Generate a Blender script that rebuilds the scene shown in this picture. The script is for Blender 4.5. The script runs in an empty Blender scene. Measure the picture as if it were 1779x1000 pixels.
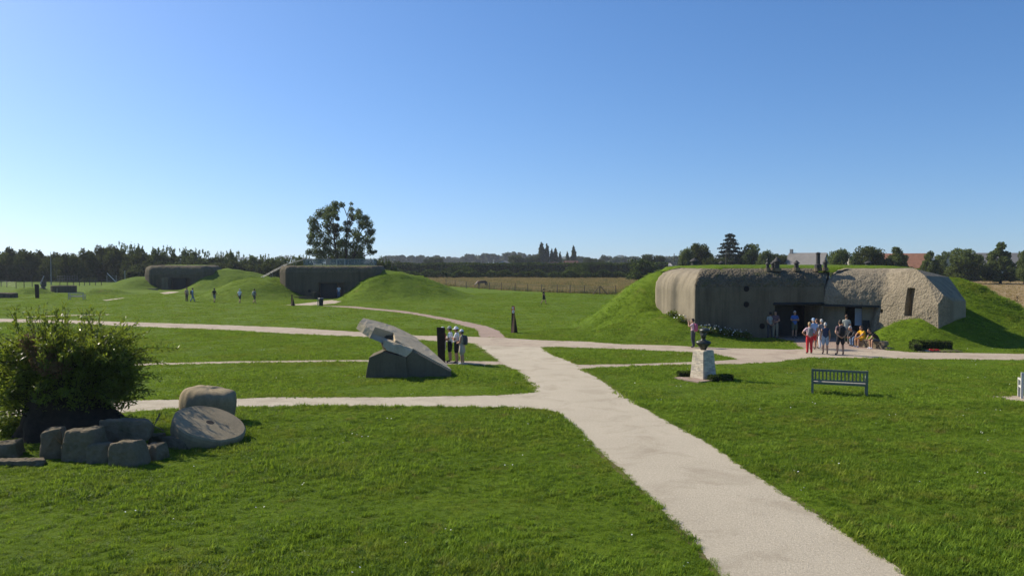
import bpy, bmesh, math, random
import numpy as np
from mathutils import Vector, Matrix, noise as mnoise

# ------------------------------------------------------------------ camera, sky, sun, exposure
scene = bpy.context.scene
C = scene.collection
F, PX, PY, HY, H = 1400.0, 889.5, 500.0, 455.0, 4.8     # focal length and frame in photo pixels, camera height in metres
PITCH = math.atan((PY - HY) / F)
cam_data = bpy.data.cameras.new('camera')
cam_data.sensor_width = 36.0
cam_data.lens = 36.0 * F / 1779.0
cam_data.clip_end = 30000.0
cam_data.clip_start = 0.1
cam = bpy.data.objects.new('camera', cam_data)
C.objects.link(cam)
cam.location = (0, 0, H)
cam.rotation_euler = (math.pi / 2 - PITCH, 0, 0)
scene.camera = cam

SKY_LIFT, SKY_SAT = 0.06, 1.16
SUN_EL = math.radians(37.5)
SUN_XY = Vector((-0.87, 0.49)).normalized()              # horizontal direction towards the sun
SUN_DIR = Vector((SUN_XY.x * math.cos(SUN_EL), SUN_XY.y * math.cos(SUN_EL), math.sin(SUN_EL)))
world = bpy.data.worlds.new('World')
scene.world = world
world.use_nodes = True
wn = world.node_tree
wn.nodes.clear()
w_out = wn.nodes.new('ShaderNodeOutputWorld')
w_bg = wn.nodes.new('ShaderNodeBackground')
w_sky = wn.nodes.new('ShaderNodeTexSky')
w_sky.sky_type = 'NISHITA'
w_sky.sun_disc = False
w_sky.sun_elevation = SUN_EL
w_sky.sun_rotation = math.atan2(SUN_XY.x, SUN_XY.y)
w_sky.altitude = 0
w_sky.air_density = 1.0
w_sky.dust_density = 0.75
w_sky.ozone_density = 5.0
w_bg.inputs['Strength'].default_value = 0.108
w_geo = wn.nodes.new('ShaderNodeTexCoord')
w_map = wn.nodes.new('ShaderNodeMapping')           # look a little above the dusty band at the horizon
w_map.inputs['Location'].default_value = (0, 0, SKY_LIFT)
wn.links.new(w_geo.outputs['Generated'], w_map.inputs['Vector'])
wn.links.new(w_map.outputs[0], w_sky.inputs['Vector'])
w_hs = wn.nodes.new('ShaderNodeHueSaturation')
w_hs.inputs['Saturation'].default_value = SKY_SAT
wn.links.new(w_sky.outputs[0], w_hs.inputs['Color'])
w_tint = wn.nodes.new('ShaderNodeMix'); w_tint.data_type = 'RGBA'; w_tint.blend_type = 'MULTIPLY'
w_tint.inputs[0].default_value = 1.0
w_tint.inputs[7].default_value = (1.0, 0.97, 1.02, 1)
wn.links.new(w_hs.outputs[0], w_tint.inputs[6])
wn.links.new(w_tint.outputs[2], w_bg.inputs[0])
wn.links.new(w_bg.outputs[0], w_out.inputs[0])
sun_data = bpy.data.lights.new('sun', 'SUN')
sun_data.energy = 4.9
sun_data.angle = math.radians(0.53)
sun_data.color = (1.0, 0.90, 0.74)
sun = bpy.data.objects.new('sun', sun_data)
C.objects.link(sun)
sun.rotation_euler = SUN_DIR.to_track_quat('Z', 'Y').to_euler()
scene.view_settings.view_transform = 'Standard'
scene.view_settings.look = 'None'
scene.view_settings.exposure = 0.42
scene.view_settings.gamma = 1.0
scene.view_settings.use_curve_mapping = False
scene.render.engine = 'CYCLES'
scene.cycles.use_denoising = True
scene.cycles.max_bounces = 6
scene.cycles.transparent_max_bounces = 12
scene.cycles.volume_step_rate = 4.0

# ------------------------------------------------------------------ helpers
rng = np.random.default_rng(7)
_cp, _sp = math.cos(PITCH), math.sin(PITCH)

def ray(px, py):
    a, b = (px - PX) / F, -(py - PY) / F
    return Vector((a, _cp + b * _sp, -_sp + b * _cp))
def G(px, py, z=0.0):                   # the ground point seen at a place in the photograph
    d = ray(px, py)
    t = (z - H) / d.z
    return Vector((d.x * t, d.y * t, z))
def P(px, py, Y):                       # the point seen there at a given distance
    d = ray(px, py)
    t = Y / d.y
    return Vector((d.x * t, Y, H + d.z * t))

def link(o, parent=None):
    C.objects.link(o)
    if parent is not None:
        o.parent = parent
    return o
def tag(o, label=None, cat=None, group=None, kind=None):
    if label: o['label'] = label
    if cat: o['category'] = cat
    if group: o['group'] = group
    if kind: o['kind'] = kind
    return o
def thing(name, label, cat, loc=(0, 0, 0), rz=0.0, group=None, sc=1.0):
    o = bpy.data.objects.new(name, None)
    o.empty_display_size = 0.2
    link(o)
    o.location = loc
    o.rotation_euler = (0, 0, rz)
    o.scale = (sc, sc, sc) if not isinstance(sc, (tuple, list)) else sc
    return tag(o, label, cat, group)
def obj(name, me, mat=None, parent=None, smooth=False):
    if mat is not None:
        mats = mat if isinstance(mat, (list, tuple)) else [mat]
        if len(me.materials) == 0:
            for m in mats: me.materials.append(m)
    if smooth:
        me.polygons.foreach_set('use_smooth', np.ones(len(me.polygons), bool))
    return link(bpy.data.objects.new(name, me), parent)
def copy_tree(o, parent=None):
    c = o.copy()
    C.objects.link(c)
    c.parent = parent
    for ch in o.children:
        copy_tree(ch, c)
    return c

def np_mesh(name, verts, faces, midx=None):
    """verts (N,3), faces (M,k) with one k for all."""
    verts = np.asarray(verts, np.float32)
    faces = np.asarray(faces, np.int32)
    me = bpy.data.meshes.new(name)
    me.vertices.add(len(verts))
    me.vertices.foreach_set('co', verts.ravel())
    k = faces.shape[1]
    me.loops.add(faces.size)
    me.loops.foreach_set('vertex_index', faces.ravel())
    me.polygons.add(len(faces))
    me.polygons.foreach_set('loop_start', np.arange(0, faces.size, k, dtype=np.int32))
    me.polygons.foreach_set('loop_total', np.full(len(faces), k, np.int32))
    if midx is not None:
        me.polygons.foreach_set('material_index', np.asarray(midx, np.int32))
    me.update(calc_edges=True)
    return me

class MB:
    """Collects simple shapes into one mesh."""
    def __init__(s): s.v, s.f, s.m, s.mi = [], [], [], 0
    def add(s, vs, fs):
        b = len(s.v)
        s.v += [tuple(v) for v in vs]
        s.f += [tuple(i + b for i in f) for f in fs]
        s.m += [s.mi] * len(fs)
        return s
    def box(s, x0, x1, y0, y1, z0, z1, M=None):
        vs = [Vector((x, y, z)) for z in (z0, z1) for y in (y0, y1) for x in (x0, x1)]
        if M is not None: vs = [M @ v for v in vs]
        return s.add(vs, [(0, 2, 3, 1), (4, 5, 7, 6), (0, 1, 5, 4), (2, 6, 7, 3), (0, 4, 6, 2), (1, 3, 7, 5)])
    def tube(s, pts, rad, n=8, cap=True):
        pts = [Vector(p) for p in pts]
        if not isinstance(rad, (list, tuple)): rad = [rad] * len(pts)
        vs, fs = [], []
        up = Vector((0.13, 0.21, 0.97))
        for i, p in enumerate(pts):
            d = (pts[min(i + 1, len(pts) - 1)] - pts[max(i - 1, 0)]).normalized()
            a = d.cross(up)
            if a.length < 0.1: a = d.cross(Vector((1, 0, 0)))
            a.normalize(); b = d.cross(a)
            for k in range(n):
                t = 2 * math.pi * k / n
                vs.append(p + (a * math.cos(t) + b * math.sin(t)) * rad[i])
        for i in range(len(pts) - 1):
            for k in range(n):
                fs.append((i * n + k, i * n + (k + 1) % n, (i + 1) * n + (k + 1) % n, (i + 1) * n + k))
        if cap:
            fs.append(tuple(range(n))); fs.append(tuple(reversed(range((len(pts) - 1) * n, len(pts) * n))))
        return s.add(vs, fs)
    def rings(s, rs, n=16, cap=True, M=None):
        """rs: (cx, cy, z, rx, ry) from the bottom up."""
        vs, fs = [], []
        for cx, cy, z, rx, ry in rs:
            for k in range(n):
                t = 2 * math.pi * k / n
                v = Vector((cx + rx * math.cos(t), cy + ry * math.sin(t), z))
                vs.append(M @ v if M is not None else v)
        for i in range(len(rs) - 1):
            for k in range(n):
                fs.append((i * n + k, i * n + (k + 1) % n, (i + 1) * n + (k + 1) % n, (i + 1) * n + k))
        if cap:
            fs.append(tuple(reversed(range(n)))); fs.append(tuple(range((len(rs) - 1) * n, len(rs) * n)))
        return s.add(vs, fs)
    def prism(s, poly, y0, y1):
        """poly: (x, z) points, extruded from y0 to y1."""
        n = len(poly)
        vs = [(x, y0, z) for x, z in poly] + [(x, y1, z) for x, z in poly]
        fs = [tuple(range(n)), tuple(reversed(range(n, 2 * n)))]
        fs += [(k, k + n, (k + 1) % n + n, (k + 1) % n) for k in range(n)]
        return s.add(vs, fs)
    def mesh(s, name):
        me = bpy.data.meshes.new(name)
        me.from_pydata(s.v, [], s.f)
        me.polygons.foreach_set('material_index', np.asarray(s.m, np.int32))
        bm = bmesh.new(); bm.from_mesh(me)
        bmesh.ops.recalc_face_normals(bm, faces=bm.faces[:])
        bm.to_mesh(me); bm.free()
        me.update()
        return me
    def build(s, name, mat, parent=None, smooth=False):
        return obj(name, s.mesh(name), mat, parent, smooth)

def hull_mesh(name, pts, cuts=0, amp=0.0, nscale=1.0, bevel=0.0, seed=0, cutters=(), weight=None, edge=0.3):
    """A broken block: the hull of some points, bevelled, cut and roughened."""
    bm = bmesh.new()
    for p in pts: bm.verts.new(p)
    r = bmesh.ops.convex_hull(bm, input=bm.verts[:])
    dead = list({e for e in r['geom_interior'] + r['geom_unused'] if isinstance(e, bmesh.types.BMVert)})
    bmesh.ops.delete(bm, geom=dead, context='VERTS')
    bmesh.ops.dissolve_limit(bm, angle_limit=math.radians(2), verts=bm.verts[:], edges=bm.edges[:])
    if bevel > 0:
        bmesh.ops.bevel(bm, geom=bm.edges[:], offset=bevel, segments=2, affect='EDGES', profile=0.5)
    me = bpy.data.meshes.new(name)
    bm.to_mesh(me); bm.free()
    if cutters:
        tmp = bpy.data.objects.new('tmp', me); C.objects.link(tmp)
        tools = []
        for cme in cutters:
            t = bpy.data.objects.new('cut', cme); C.objects.link(t); tools.append(t)
            md = tmp.modifiers.new('b', 'BOOLEAN'); md.operation = 'DIFFERENCE'; md.object = t; md.solver = 'EXACT'
        dg = bpy.context.evaluated_depsgraph_get()
        me = bpy.data.meshes.new_from_object(tmp.evaluated_get(dg))
        for t in tools + [tmp]: bpy.data.objects.remove(t)
    if cuts:
        bm = bmesh.new(); bm.from_mesh(me)
        bmesh.ops.triangulate(bm, faces=bm.faces[:])
        for _ in range(cuts):
            es = [e for e in bm.edges if e.calc_length() > edge]
            if not es: break
            bmesh.ops.subdivide_edges(bm, edges=es, cuts=1)
            bmesh.ops.triangulate(bm, faces=bm.faces[:])
        bm.normal_update()
        off = Vector((seed * 3.1, seed * 1.7, seed))
        mv = []
        for v in bm.verts:
            w = weight(v) if weight else 1.0
            q = v.co * nscale + off
            d = mnoise.noise(q) * 0.6 + mnoise.noise(q * 2.3) * 0.35 + mnoise.noise(q * 5.1) * 0.2
            mv.append(v.co + v.normal * (d * amp * w))
        for v, c in zip(bm.verts, mv): v.co = c
        bm.to_mesh(me); bm.free()
    me.name = name
    return me

# ------------------------------------------------------------------ materials
_M = {}
def nodes(m):
    m.use_nodes = True
    nt = m.node_tree
    return nt, nt.nodes, nt.links, nt.nodes['Principled BSDF']
def setp(b, **kw):
    for k, v in kw.items():
        b.inputs[k.replace('_', ' ')].default_value = v
def c4(c): return (c[0], c[1], c[2], 1.0)
def noise_col(nt, vec, scale, stops, detail=5.0, rough=0.55, dist=0.0):
    n = nt.nodes.new('ShaderNodeTexNoise')
    n.inputs['Scale'].default_value = scale
    n.inputs['Detail'].default_value = detail
    n.inputs['Roughness'].default_value = rough
    n.inputs['Distortion'].default_value = dist
    nt.links.new(vec, n.inputs['Vector'])
    r = nt.nodes.new('ShaderNodeValToRGB')
    e = r.color_ramp.elements
    while len(e) < len(stops): e.new(0.5)
    for el, (p, c) in zip(e, stops): el.position = p; el.color = c4(c)
    nt.links.new(n.outputs['Fac'], r.inputs[0])
    return r.outputs[0], n
def mixc(nt, fac, a, b, mode='MIX'):
    m = nt.nodes.new('ShaderNodeMix')
    m.data_type = 'RGBA'; m.blend_type = mode
    for sock, val in ((m.inputs[0], fac), (m.inputs[6], a), (m.inputs[7], b)):
        if hasattr(val, 'links'): nt.links.new(val, sock)
        elif isinstance(val, (int, float)): sock.default_value = val
        else: sock.default_value = c4(val)
    return m.outputs[2]
def bump(nt, bsdf, height, strength, dist):
    b = nt.nodes.new('ShaderNodeBump')
    b.inputs['Strength'].default_value = strength
    b.inputs['Distance'].default_value = dist
    nt.links.new(height, b.inputs['Height'])
    prev = bsdf.inputs['Normal'].links
    if prev: nt.links.new(prev[0].from_socket, b.inputs['Normal'])
    nt.links.new(b.outputs[0], bsdf.inputs['Normal'])
def world_pos(nt): return nt.nodes.new('ShaderNodeNewGeometry').outputs['Position']
def obj_pos(nt): return nt.nodes.new('ShaderNodeTexCoord').outputs['Object']

def plain(name, col, rough=0.7, var=0.18, scale=6.0, bs=0.0, bscale=40.0, metal=0.0, spec=0.3):
    if name in _M: return _M[name]
    m = bpy.data.materials.new(name)
    nt, N, L, b = nodes(m)
    vec = obj_pos(nt)
    lo = [c * (1 - var) for c in col]; hi = [min(1, c * (1 + var)) for c in col]
    c, n = noise_col(nt, vec, scale, [(0.3, lo), (0.7, hi)])
    L.new(c, b.inputs['Base Color'])
    setp(b, Roughness=rough, Metallic=metal, Specular_IOR_Level=spec)
    if bs > 0:
        n2 = nt.nodes.new('ShaderNodeTexNoise'); n2.inputs['Scale'].default_value = bscale; n2.inputs['Detail'].default_value = 4
        L.new(vec, n2.inputs['Vector'])
        bump(nt, b, n2.outputs['Fac'], bs, 0.02)
    _M[name] = m
    return m

def grass_ground():
    m = bpy.data.materials.new('lawn_turf')
    nt, N, L, b = nodes(m)
    p = world_pos(nt)
    c1, _ = noise_col(nt, p, 0.22, [(0.3, (0.066, 0.122, 0.006)), (0.5, (0.092, 0.160, 0.008)), (0.72, (0.125, 0.190, 0.011))], 6)
    c2, _ = noise_col(nt, p, 2.6, [(0.32, (0.042, 0.07, 0.006)), (0.62, (0.115, 0.17, 0.010))], 8, 0.7)
    c = mixc(nt, 0.55, c1, c2)
    # worn, drier patches
    c3, n3 = noise_col(nt, p, 0.55, [(0.62, (0, 0, 0)), (0.78, (1, 1, 1))], 4)
    c = mixc(nt, c3, c, (0.125, 0.125, 0.025))
    L.new(c, b.inputs['Base Color'])
    setp(b, Roughness=0.95, Specular_IOR_Level=0.08)
    n = nt.nodes.new('ShaderNodeTexNoise'); n.inputs['Scale'].default_value = 9; n.inputs['Detail'].default_value = 8; n.inputs['Roughness'].default_value = 0.75
    L.new(p, n.inputs['Vector'])
    bump(nt, b, n.outputs['Fac'], 1.0, 0.09)
    n2 = nt.nodes.new('ShaderNodeTexNoise'); n2.inputs['Scale'].default_value = 0.9; n2.inputs['Detail'].default_value = 3
    L.new(p, n2.inputs['Vector'])
    bump(nt, b, n2.outputs['Fac'], 0.8, 0.22)
    return m

def leaf_mat(name, dark, light, trans=0.35, rough=0.5, nscale=0.5, worldspace=True, tcol=None, spec=0.3, patch=None):
    m = bpy.data.materials.new(name)
    nt, N, L, b = nodes(m)
    g = nt.nodes.new('ShaderNodeNewGeometry')
    r = nt.nodes.new('ShaderNodeValToRGB')
    r.color_ramp.elements[0].position = 0.0; r.color_ramp.elements[0].color = c4(dark)
    r.color_ramp.elements[1].position = 1.0; r.color_ramp.elements[1].color = c4(light)
    mx = nt.nodes.new('ShaderNodeMath'); mx.operation = 'MULTIPLY_ADD'
    n = nt.nodes.new('ShaderNodeTexNoise'); n.inputs['Scale'].default_value = nscale; n.inputs['Detail'].default_value = 3
    L.new(g.outputs['Position'] if worldspace else obj_pos(nt), n.inputs['Vector'])
    s = nt.nodes.new('ShaderNodeMath'); s.operation = 'MULTIPLY_ADD'; s.inputs[1].default_value = 1.6; s.inputs[2].default_value = -0.55
    L.new(n.outputs['Fac'], s.inputs[0])
    mx.inputs[1].default_value = 0.55
    L.new(g.outputs['Random Per Island'], mx.inputs[0]); L.new(s.outputs[0], mx.inputs[2])
    L.new(mx.outputs[0], r.inputs[0])
    col = r.outputs[0]
    if patch:                                   # drier and clover-rich patches
        for sc_, lo, hi, pc in patch:
            q, _ = noise_col(nt, g.outputs['Position'], sc_, [(lo, (0, 0, 0)), (hi, (0.8, 0.8, 0.8))], 5, 0.6)
            col = mixc(nt, q, col, pc)
    L.new(col, b.inputs['Base Color'])
    setp(b, Roughness=rough, Specular_IOR_Level=spec)
    t = nt.nodes.new('ShaderNodeBsdfTranslucent')
    if tcol:
        L.new(mixc(nt, 0.6, col, tcol), t.inputs[0])
    else:
        L.new(r.outputs[0], t.inputs[0])
    mix = nt.nodes.new('ShaderNodeMixShader'); mix.inputs[0].default_value = trans
    out = N['Material Output']
    L.new(b.outputs[0], mix.inputs[1]); L.new(t.outputs[0], mix.inputs[2]); L.new(mix.outputs[0], out.inputs[0])
    return m

def path_mat(name, a, bcol, stain):
    m = bpy.data.materials.new(name)
    nt, N, L, b = nodes(m)
    p = world_pos(nt)
    c1, _ = noise_col(nt, p, 0.5, [(0.3, a), (0.7, bcol)], 6)
    c2, _ = noise_col(nt, p, 22, [(0.36, [x * 0.66 for x in a]), (0.5, a), (0.68, [min(1, x * 1.2) for x in bcol])], 6, 0.8)
    c = mixc(nt, 0.62, c1, c2)
    s, _ = noise_col(nt, p, 0.7, [(0.5, (0, 0, 0)), (0.72, (0.75, 0.75, 0.75))], 6, 0.65, 0.6)
    c = mixc(nt, s, c, stain)
    L.new(c, b.inputs['Base Color'])
    setp(b, Roughness=0.95, Specular_IOR_Level=0.1)
    n = nt.nodes.new('ShaderNodeTexNoise'); n.inputs['Scale'].default_value = 35; n.inputs['Detail'].default_value = 6; n.inputs['Roughness'].default_value = 0.8
    L.new(p, n.inputs['Vector'])
    bump(nt, b, n.outputs['Fac'], 0.9, 0.03)
    return m

def concrete_mat(name, base, dark, rough_stone=0.0, cell=7.0, streak=0.6, moss=None):
    m = bpy.data.materials.new(name)
    nt, N, L, b = nodes(m)
    p = world_pos(nt)
    c1, _ = noise_col(nt, p, 0.8, [(0.28, dark), (0.7, base)], 7, 0.65)
    c2, _ = noise_col(nt, p, 14, [(0.3, [x * 0.7 for x in base]), (0.7, [x * 1.15 for x in base])], 6, 0.7)
    c = mixc(nt, 0.45, c1, c2)
    mp = nt.nodes.new('ShaderNodeMapping'); mp.inputs['Scale'].default_value = (1, 1, 0.08)
    L.new(p, mp.inputs['Vector'])
    s, _ = noise_col(nt, mp.outputs[0], 2.2, [(0.48, (0, 0, 0)), (0.68, (streak, streak, streak))], 5, 0.6)
    c = mixc(nt, s, c, [x * 0.55 for x in dark])
    if moss:
        q, _ = noise_col(nt, p, 1.6, [(0.52, (0, 0, 0)), (0.66, (0.8, 0.8, 0.8))], 5)
        c = mixc(nt, q, c, moss)
    if rough_stone > 0:
        v = nt.nodes.new('ShaderNodeTexVoronoi'); v.inputs['Scale'].default_value = cell; v.feature = 'F1'
        dn = nt.nodes.new('ShaderNodeTexNoise'); dn.inputs['Scale'].default_value = 3; L.new(p, dn.inputs['Vector'])
        L.new(mixc(nt, 0.12, p, dn.outputs['Color']), v.inputs['Vector'])
        inv = nt.nodes.new('ShaderNodeMath'); inv.operation = 'SUBTRACT'; inv.inputs[0].default_value = 1.0
        L.new(v.outputs['Distance'], inv.inputs[1])
        cr = nt.nodes.new('ShaderNodeValToRGB'); cr.color_ramp.elements[0].position = 0.25; cr.color_ramp.elements[0].color = (0.55, 0.55, 0.55, 1)
        cr.color_ramp.elements[1].position = 0.62; cr.color_ramp.elements[1].color = (1, 1, 1, 1)
        L.new(inv.outputs[0], cr.inputs[0])
        c = mixc(nt, 0.5, c, cr.outputs[0], 'MULTIPLY')
        bump(nt, b, inv.outputs[0], rough_stone, 0.09)
    L.new(c, b.inputs['Base Color'])
    setp(b, Roughness=0.95, Specular_IOR_Level=0.12)
    n = nt.nodes.new('ShaderNodeTexNoise'); n.inputs['Scale'].default_value = 18; n.inputs['Detail'].default_value = 7; n.inputs['Roughness'].default_value = 0.7
    L.new(p, n.inputs['Vector'])
    bump(nt, b, n.outputs['Fac'], 0.5, 0.03)
    return m

M_TURF = grass_ground()
M_PATH = path_mat('pale_gravel', (0.43, 0.38, 0.29), (0.54, 0.485, 0.375), (0.30, 0.255, 0.185))
M_PINK = path_mat('pink_asphalt', (0.30, 0.225, 0.18), (0.38, 0.295, 0.24), (0.24, 0.19, 0.155))
M_PAVE = path_mat('worn_path', (0.38, 0.315, 0.24), (0.49, 0.425, 0.325), (0.27, 0.21, 0.165))
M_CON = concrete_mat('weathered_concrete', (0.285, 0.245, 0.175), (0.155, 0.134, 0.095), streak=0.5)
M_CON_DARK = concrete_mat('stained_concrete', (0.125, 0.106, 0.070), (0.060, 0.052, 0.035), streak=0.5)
M_CON_SHADE = concrete_mat('shade_toned_concrete', (0.165, 0.143, 0.098), (0.075, 0.066, 0.046), streak=0.5)  # darkened concrete carrying the shade of front-facing walls and blocks
M_PALE = concrete_mat('sunlit_bleached_concrete', (0.54, 0.455, 0.31), (0.34, 0.28, 0.185), streak=0.2)  # bleached concrete, raised further to carry the sun on the plate
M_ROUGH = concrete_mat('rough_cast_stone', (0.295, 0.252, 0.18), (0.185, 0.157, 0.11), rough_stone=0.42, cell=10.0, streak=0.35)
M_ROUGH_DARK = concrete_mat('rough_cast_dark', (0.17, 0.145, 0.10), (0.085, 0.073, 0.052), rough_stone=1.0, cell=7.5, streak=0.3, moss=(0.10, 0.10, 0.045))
M_SLAB = concrete_mat('cast_slab_concrete', (0.34, 0.28, 0.18), (0.17, 0.138, 0.085), streak=0.3)
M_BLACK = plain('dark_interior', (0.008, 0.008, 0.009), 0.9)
M_GATE = plain('dark_green_steel', (0.018, 0.024, 0.026), 0.6)
M_RUST = plain('rusted_steel', (0.075, 0.042, 0.026), 0.8, 0.4, 9, 0.3)
M_RUST_SHADE = plain('dark_rusted_steel', (0.022, 0.014, 0.011), 0.85, 0.4, 9, 0.3)  # rust darkened to carry the shade of backlit plates
M_WOOD = plain('grey_green_wood', (0.13, 0.155, 0.12), 0.75, 0.2, 14, 0.3)
M_WOOD_P = plain('silvered_wood', (0.36, 0.34, 0.29), 0.75, 0.2, 14, 0.3)
M_POST = plain('old_post_wood', (0.11, 0.09, 0.065), 0.9, 0.3, 12, 0.3)
M_IRON = plain('cast_iron', (0.045, 0.043, 0.04), 0.65, 0.35, 18, 0.4)
M_BRONZE = plain('dark_bronze', (0.06, 0.062, 0.052), 0.42, 0.3, 9, 0.2, metal=0.55, spec=0.5)
M_STEEL = plain('galvanised_steel', (0.20, 0.21, 0.215), 0.45, 0.12, 8, metal=0.4)
M_WHITE = plain('white_paint', (0.75, 0.75, 0.72), 0.6, 0.06)
M_STONE = concrete_mat('field_stone', (0.20, 0.165, 0.11), (0.09, 0.073, 0.048), streak=0.2, moss=(0.07, 0.065, 0.03))
M_BRICK = plain('pale_stone_brick', (0.55, 0.48, 0.36), 0.9, 0.22, 5, 0.4)
M_MORTAR = plain('mortar', (0.33, 0.30, 0.25), 0.95)
M_BARK = plain('bark', (0.030, 0.022, 0.015), 0.95, 0.4, 7, 0.8, 12)
M_HEDGECORE = plain('hedge_inner_twigs', (0.018, 0.022, 0.010), 1.0)
M_L_WILLOW = leaf_mat('willow_leaves', (0.048, 0.074, 0.010), (0.180, 0.230, 0.032), 0.48, 0.35, 0.9, tcol=(0.22, 0.28, 0.02))
M_L_DEAD = leaf_mat('dead_leaves', (0.10, 0.055, 0.025), (0.26, 0.17, 0.07), 0.25, 0.7, 0.9)
M_L_TREE = leaf_mat('tree_leaves', (0.050, 0.074, 0.018), (0.150, 0.190, 0.050), 0.48, 0.7, 0.35, spec=0.1)
M_L_DARK = leaf_mat('dark_leaves', (0.028, 0.040, 0.010), (0.092, 0.112, 0.026), 0.38, 0.8, 0.3, spec=0.08)
M_L_HEDGE = leaf_mat('hedge_leaves', (0.028, 0.044, 0.008), (0.085, 0.125, 0.020), 0.22, 0.8, 0.25, spec=0.08)
M_L_PALE = leaf_mat('willow_hedge_leaves', (0.052, 0.075, 0.015), (0.135, 0.175, 0.042), 0.35, 0.8, 0.2, spec=0.08)
M_L_CON = leaf_mat('conifer_needles', (0.010, 0.018, 0.008), (0.030, 0.046, 0.018), 0.1, 0.7, 0.3)
M_L_WOOD = leaf_mat('far_wood_leaves', (0.030, 0.048, 0.016), (0.070, 0.098, 0.032), 0.2, 0.7, 0.03)
M_L_MISTLE = leaf_mat('ball_of_leaves', (0.015, 0.026, 0.007), (0.035, 0.05, 0.012), 0.15, 0.6, 0.5)
M_GRASS = leaf_mat('grass_blades', (0.090, 0.158, 0.014), (0.255, 0.375, 0.038), 0.42, 0.7, 0.45, tcol=(0.25, 0.355, 0.025), spec=0.1, patch=[(0.30, 0.49, 0.64, (0.235, 0.245, 0.038)), (0.8, 0.53, 0.64, (0.080, 0.155, 0.014)), (3.6, 0.51, 0.60, (0.078, 0.155, 0.014)), (1.7, 0.58, 0.68, (0.26, 0.215, 0.065))])
M_CLOVER = leaf_mat('weed_leaves', (0.040, 0.085, 0.006), (0.120, 0.200, 0.016), 0.35, 0.6, 0.7, spec=0.12)
M_STRAW = leaf_mat('dry_grass', (0.20, 0.145, 0.045), (0.40, 0.30, 0.11), 0.3, 0.7, 0.12)
M_STRAWG = leaf_mat('half_dry_grass', (0.075, 0.095, 0.022), (0.24, 0.22, 0.07), 0.3, 0.7, 0.12)
M_PETAL = plain('white_petals', (0.75, 0.75, 0.72), 0.6, 0.05)
# ------------------------------------------------------------------ terrain
# mounds: centre, radius left / right / front / back, height, flat share
MOUNDS = [
    # casemate with railing (middle)
    (-18.0, 110.0, 5.8, 15.0, 13.0, 16.0, 3.55, 0.08),
    (-34.0, 110.0, 10.0, 9.0, 13.0, 14.0, 2.6, 0.12),
    # far casemate (left)
    (-53.0, 147.0, 5.2, 17.0, 15.0, 14.0, 3.45, 0.1),
    (-66.0, 145.0, 8.0, 7.0, 12.0, 12.0, 2.2, 0.1),
    (-38.0, 128.0, 12.0, 8.0, 9.0, 10.0, 1.2, 0.1),
    # big casemate (right)
    (11.4, 59.0, 7.4, 8.0, 6.7, 14.0, 4.2, 0.02),
    (30.3, 58.0, 8.0, 8.5, 10.5, 13.0, 3.6, 0.12),
    (25.3, 47.7, 5.0, 6.2, 3.4, 6.0, 1.75, 0.12),
    (33.0, 52.0, 7.0, 6.0, 6.0, 6.0, 0.9, 0.1),
    (10.3, 53.5, 6.0, 6.0, 7.0, 5.0, 1.3, 0.05),
    # gun pit bank on the left
    (-72.0, 120.5, 5.0, 4.0, 3.0, 4.0, 0.9, 0.1),
    (-62.0, 120.5, 3.0, 7.0, 3.0, 4.0, 0.8, 0.1),
]
def height_np(x, y):
    h = np.zeros_like(x)
    for cx, cy, rl, rr, rf, rb, hh, p in MOUNDS:
        dx = (x - cx); dy = (y - cy)
        d = np.sqrt((dx / np.where(dx < 0, rl, rr)) ** 2 + (dy / np.where(dy < 0, rf, rb)) ** 2)
        d = np.clip((d - p) / (1 - p), 0, 1)
        b = hh * (0.5 + 0.5 * np.cos(np.pi * d))
        h = np.sqrt(h * h + b * b) * 0.35 + np.maximum(h, b) * 0.65
    # banks are never quite even
    w = np.sin(x * 0.9 + 1.3 * np.sin(y * 0.5)) * np.cos(y * 0.8 + 0.7 * np.sin(x * 0.6)) + 0.6 * np.sin(x * 2.1 - y * 1.4) * np.cos(y * 1.7 + x * 0.4)
    return h * (1 + 0.035 * w) + 0.05 * w * np.clip(h - 0.15, 0, 1)
def hz(x, y): return float(height_np(np.array([float(x)]), np.array([float(y)]))[0])

def axis(fine0, fine1, step, lo, hi, grow=1.22):
    a = list(np.arange(fine0, fine1 + 1e-6, step))
    s, v = step, fine1
    while v < hi:
        s *= grow; v += s; a.append(v)
    s, v, b = step, fine0, []
    while v > lo:
        s *= grow; v -= s; b.append(v)
    return np.array(b[::-1] + a)
gx = axis(-84, 48, 0.75, -2900, 2900)
gy = axis(38, 166, 0.75, -200, 3000)
XX, YY = np.meshgrid(gx, gy)
ZZ = height_np(XX, YY)
nx, ny = len(gx), len(gy)
idx = np.arange(nx * ny).reshape(ny, nx)
fq = np.stack([idx[:-1, :-1], idx[:-1, 1:], idx[1:, 1:], idx[1:, :-1]], -1).reshape(-1, 4)
ground = obj('ground', np_mesh('ground', np.stack([XX, YY, ZZ], -1).reshape(-1, 3), fq), M_TURF, smooth=True)
tag(ground, 'mown green lawn with grassy banks around the bunkers', 'lawn', kind='structure')

def in_poly(px, py, poly):
    inside = np.zeros(len(px), bool)
    n = len(poly)
    for i in range(n):
        x0, y0 = poly[i]; x1, y1 = poly[(i + 1) % n]
        if y0 == y1: continue
        c = ((y0 > py) != (y1 > py)) & (px < (x1 - x0) * (py - y0) / (y1 - y0) + x0)
        inside ^= c
    return inside

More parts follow.
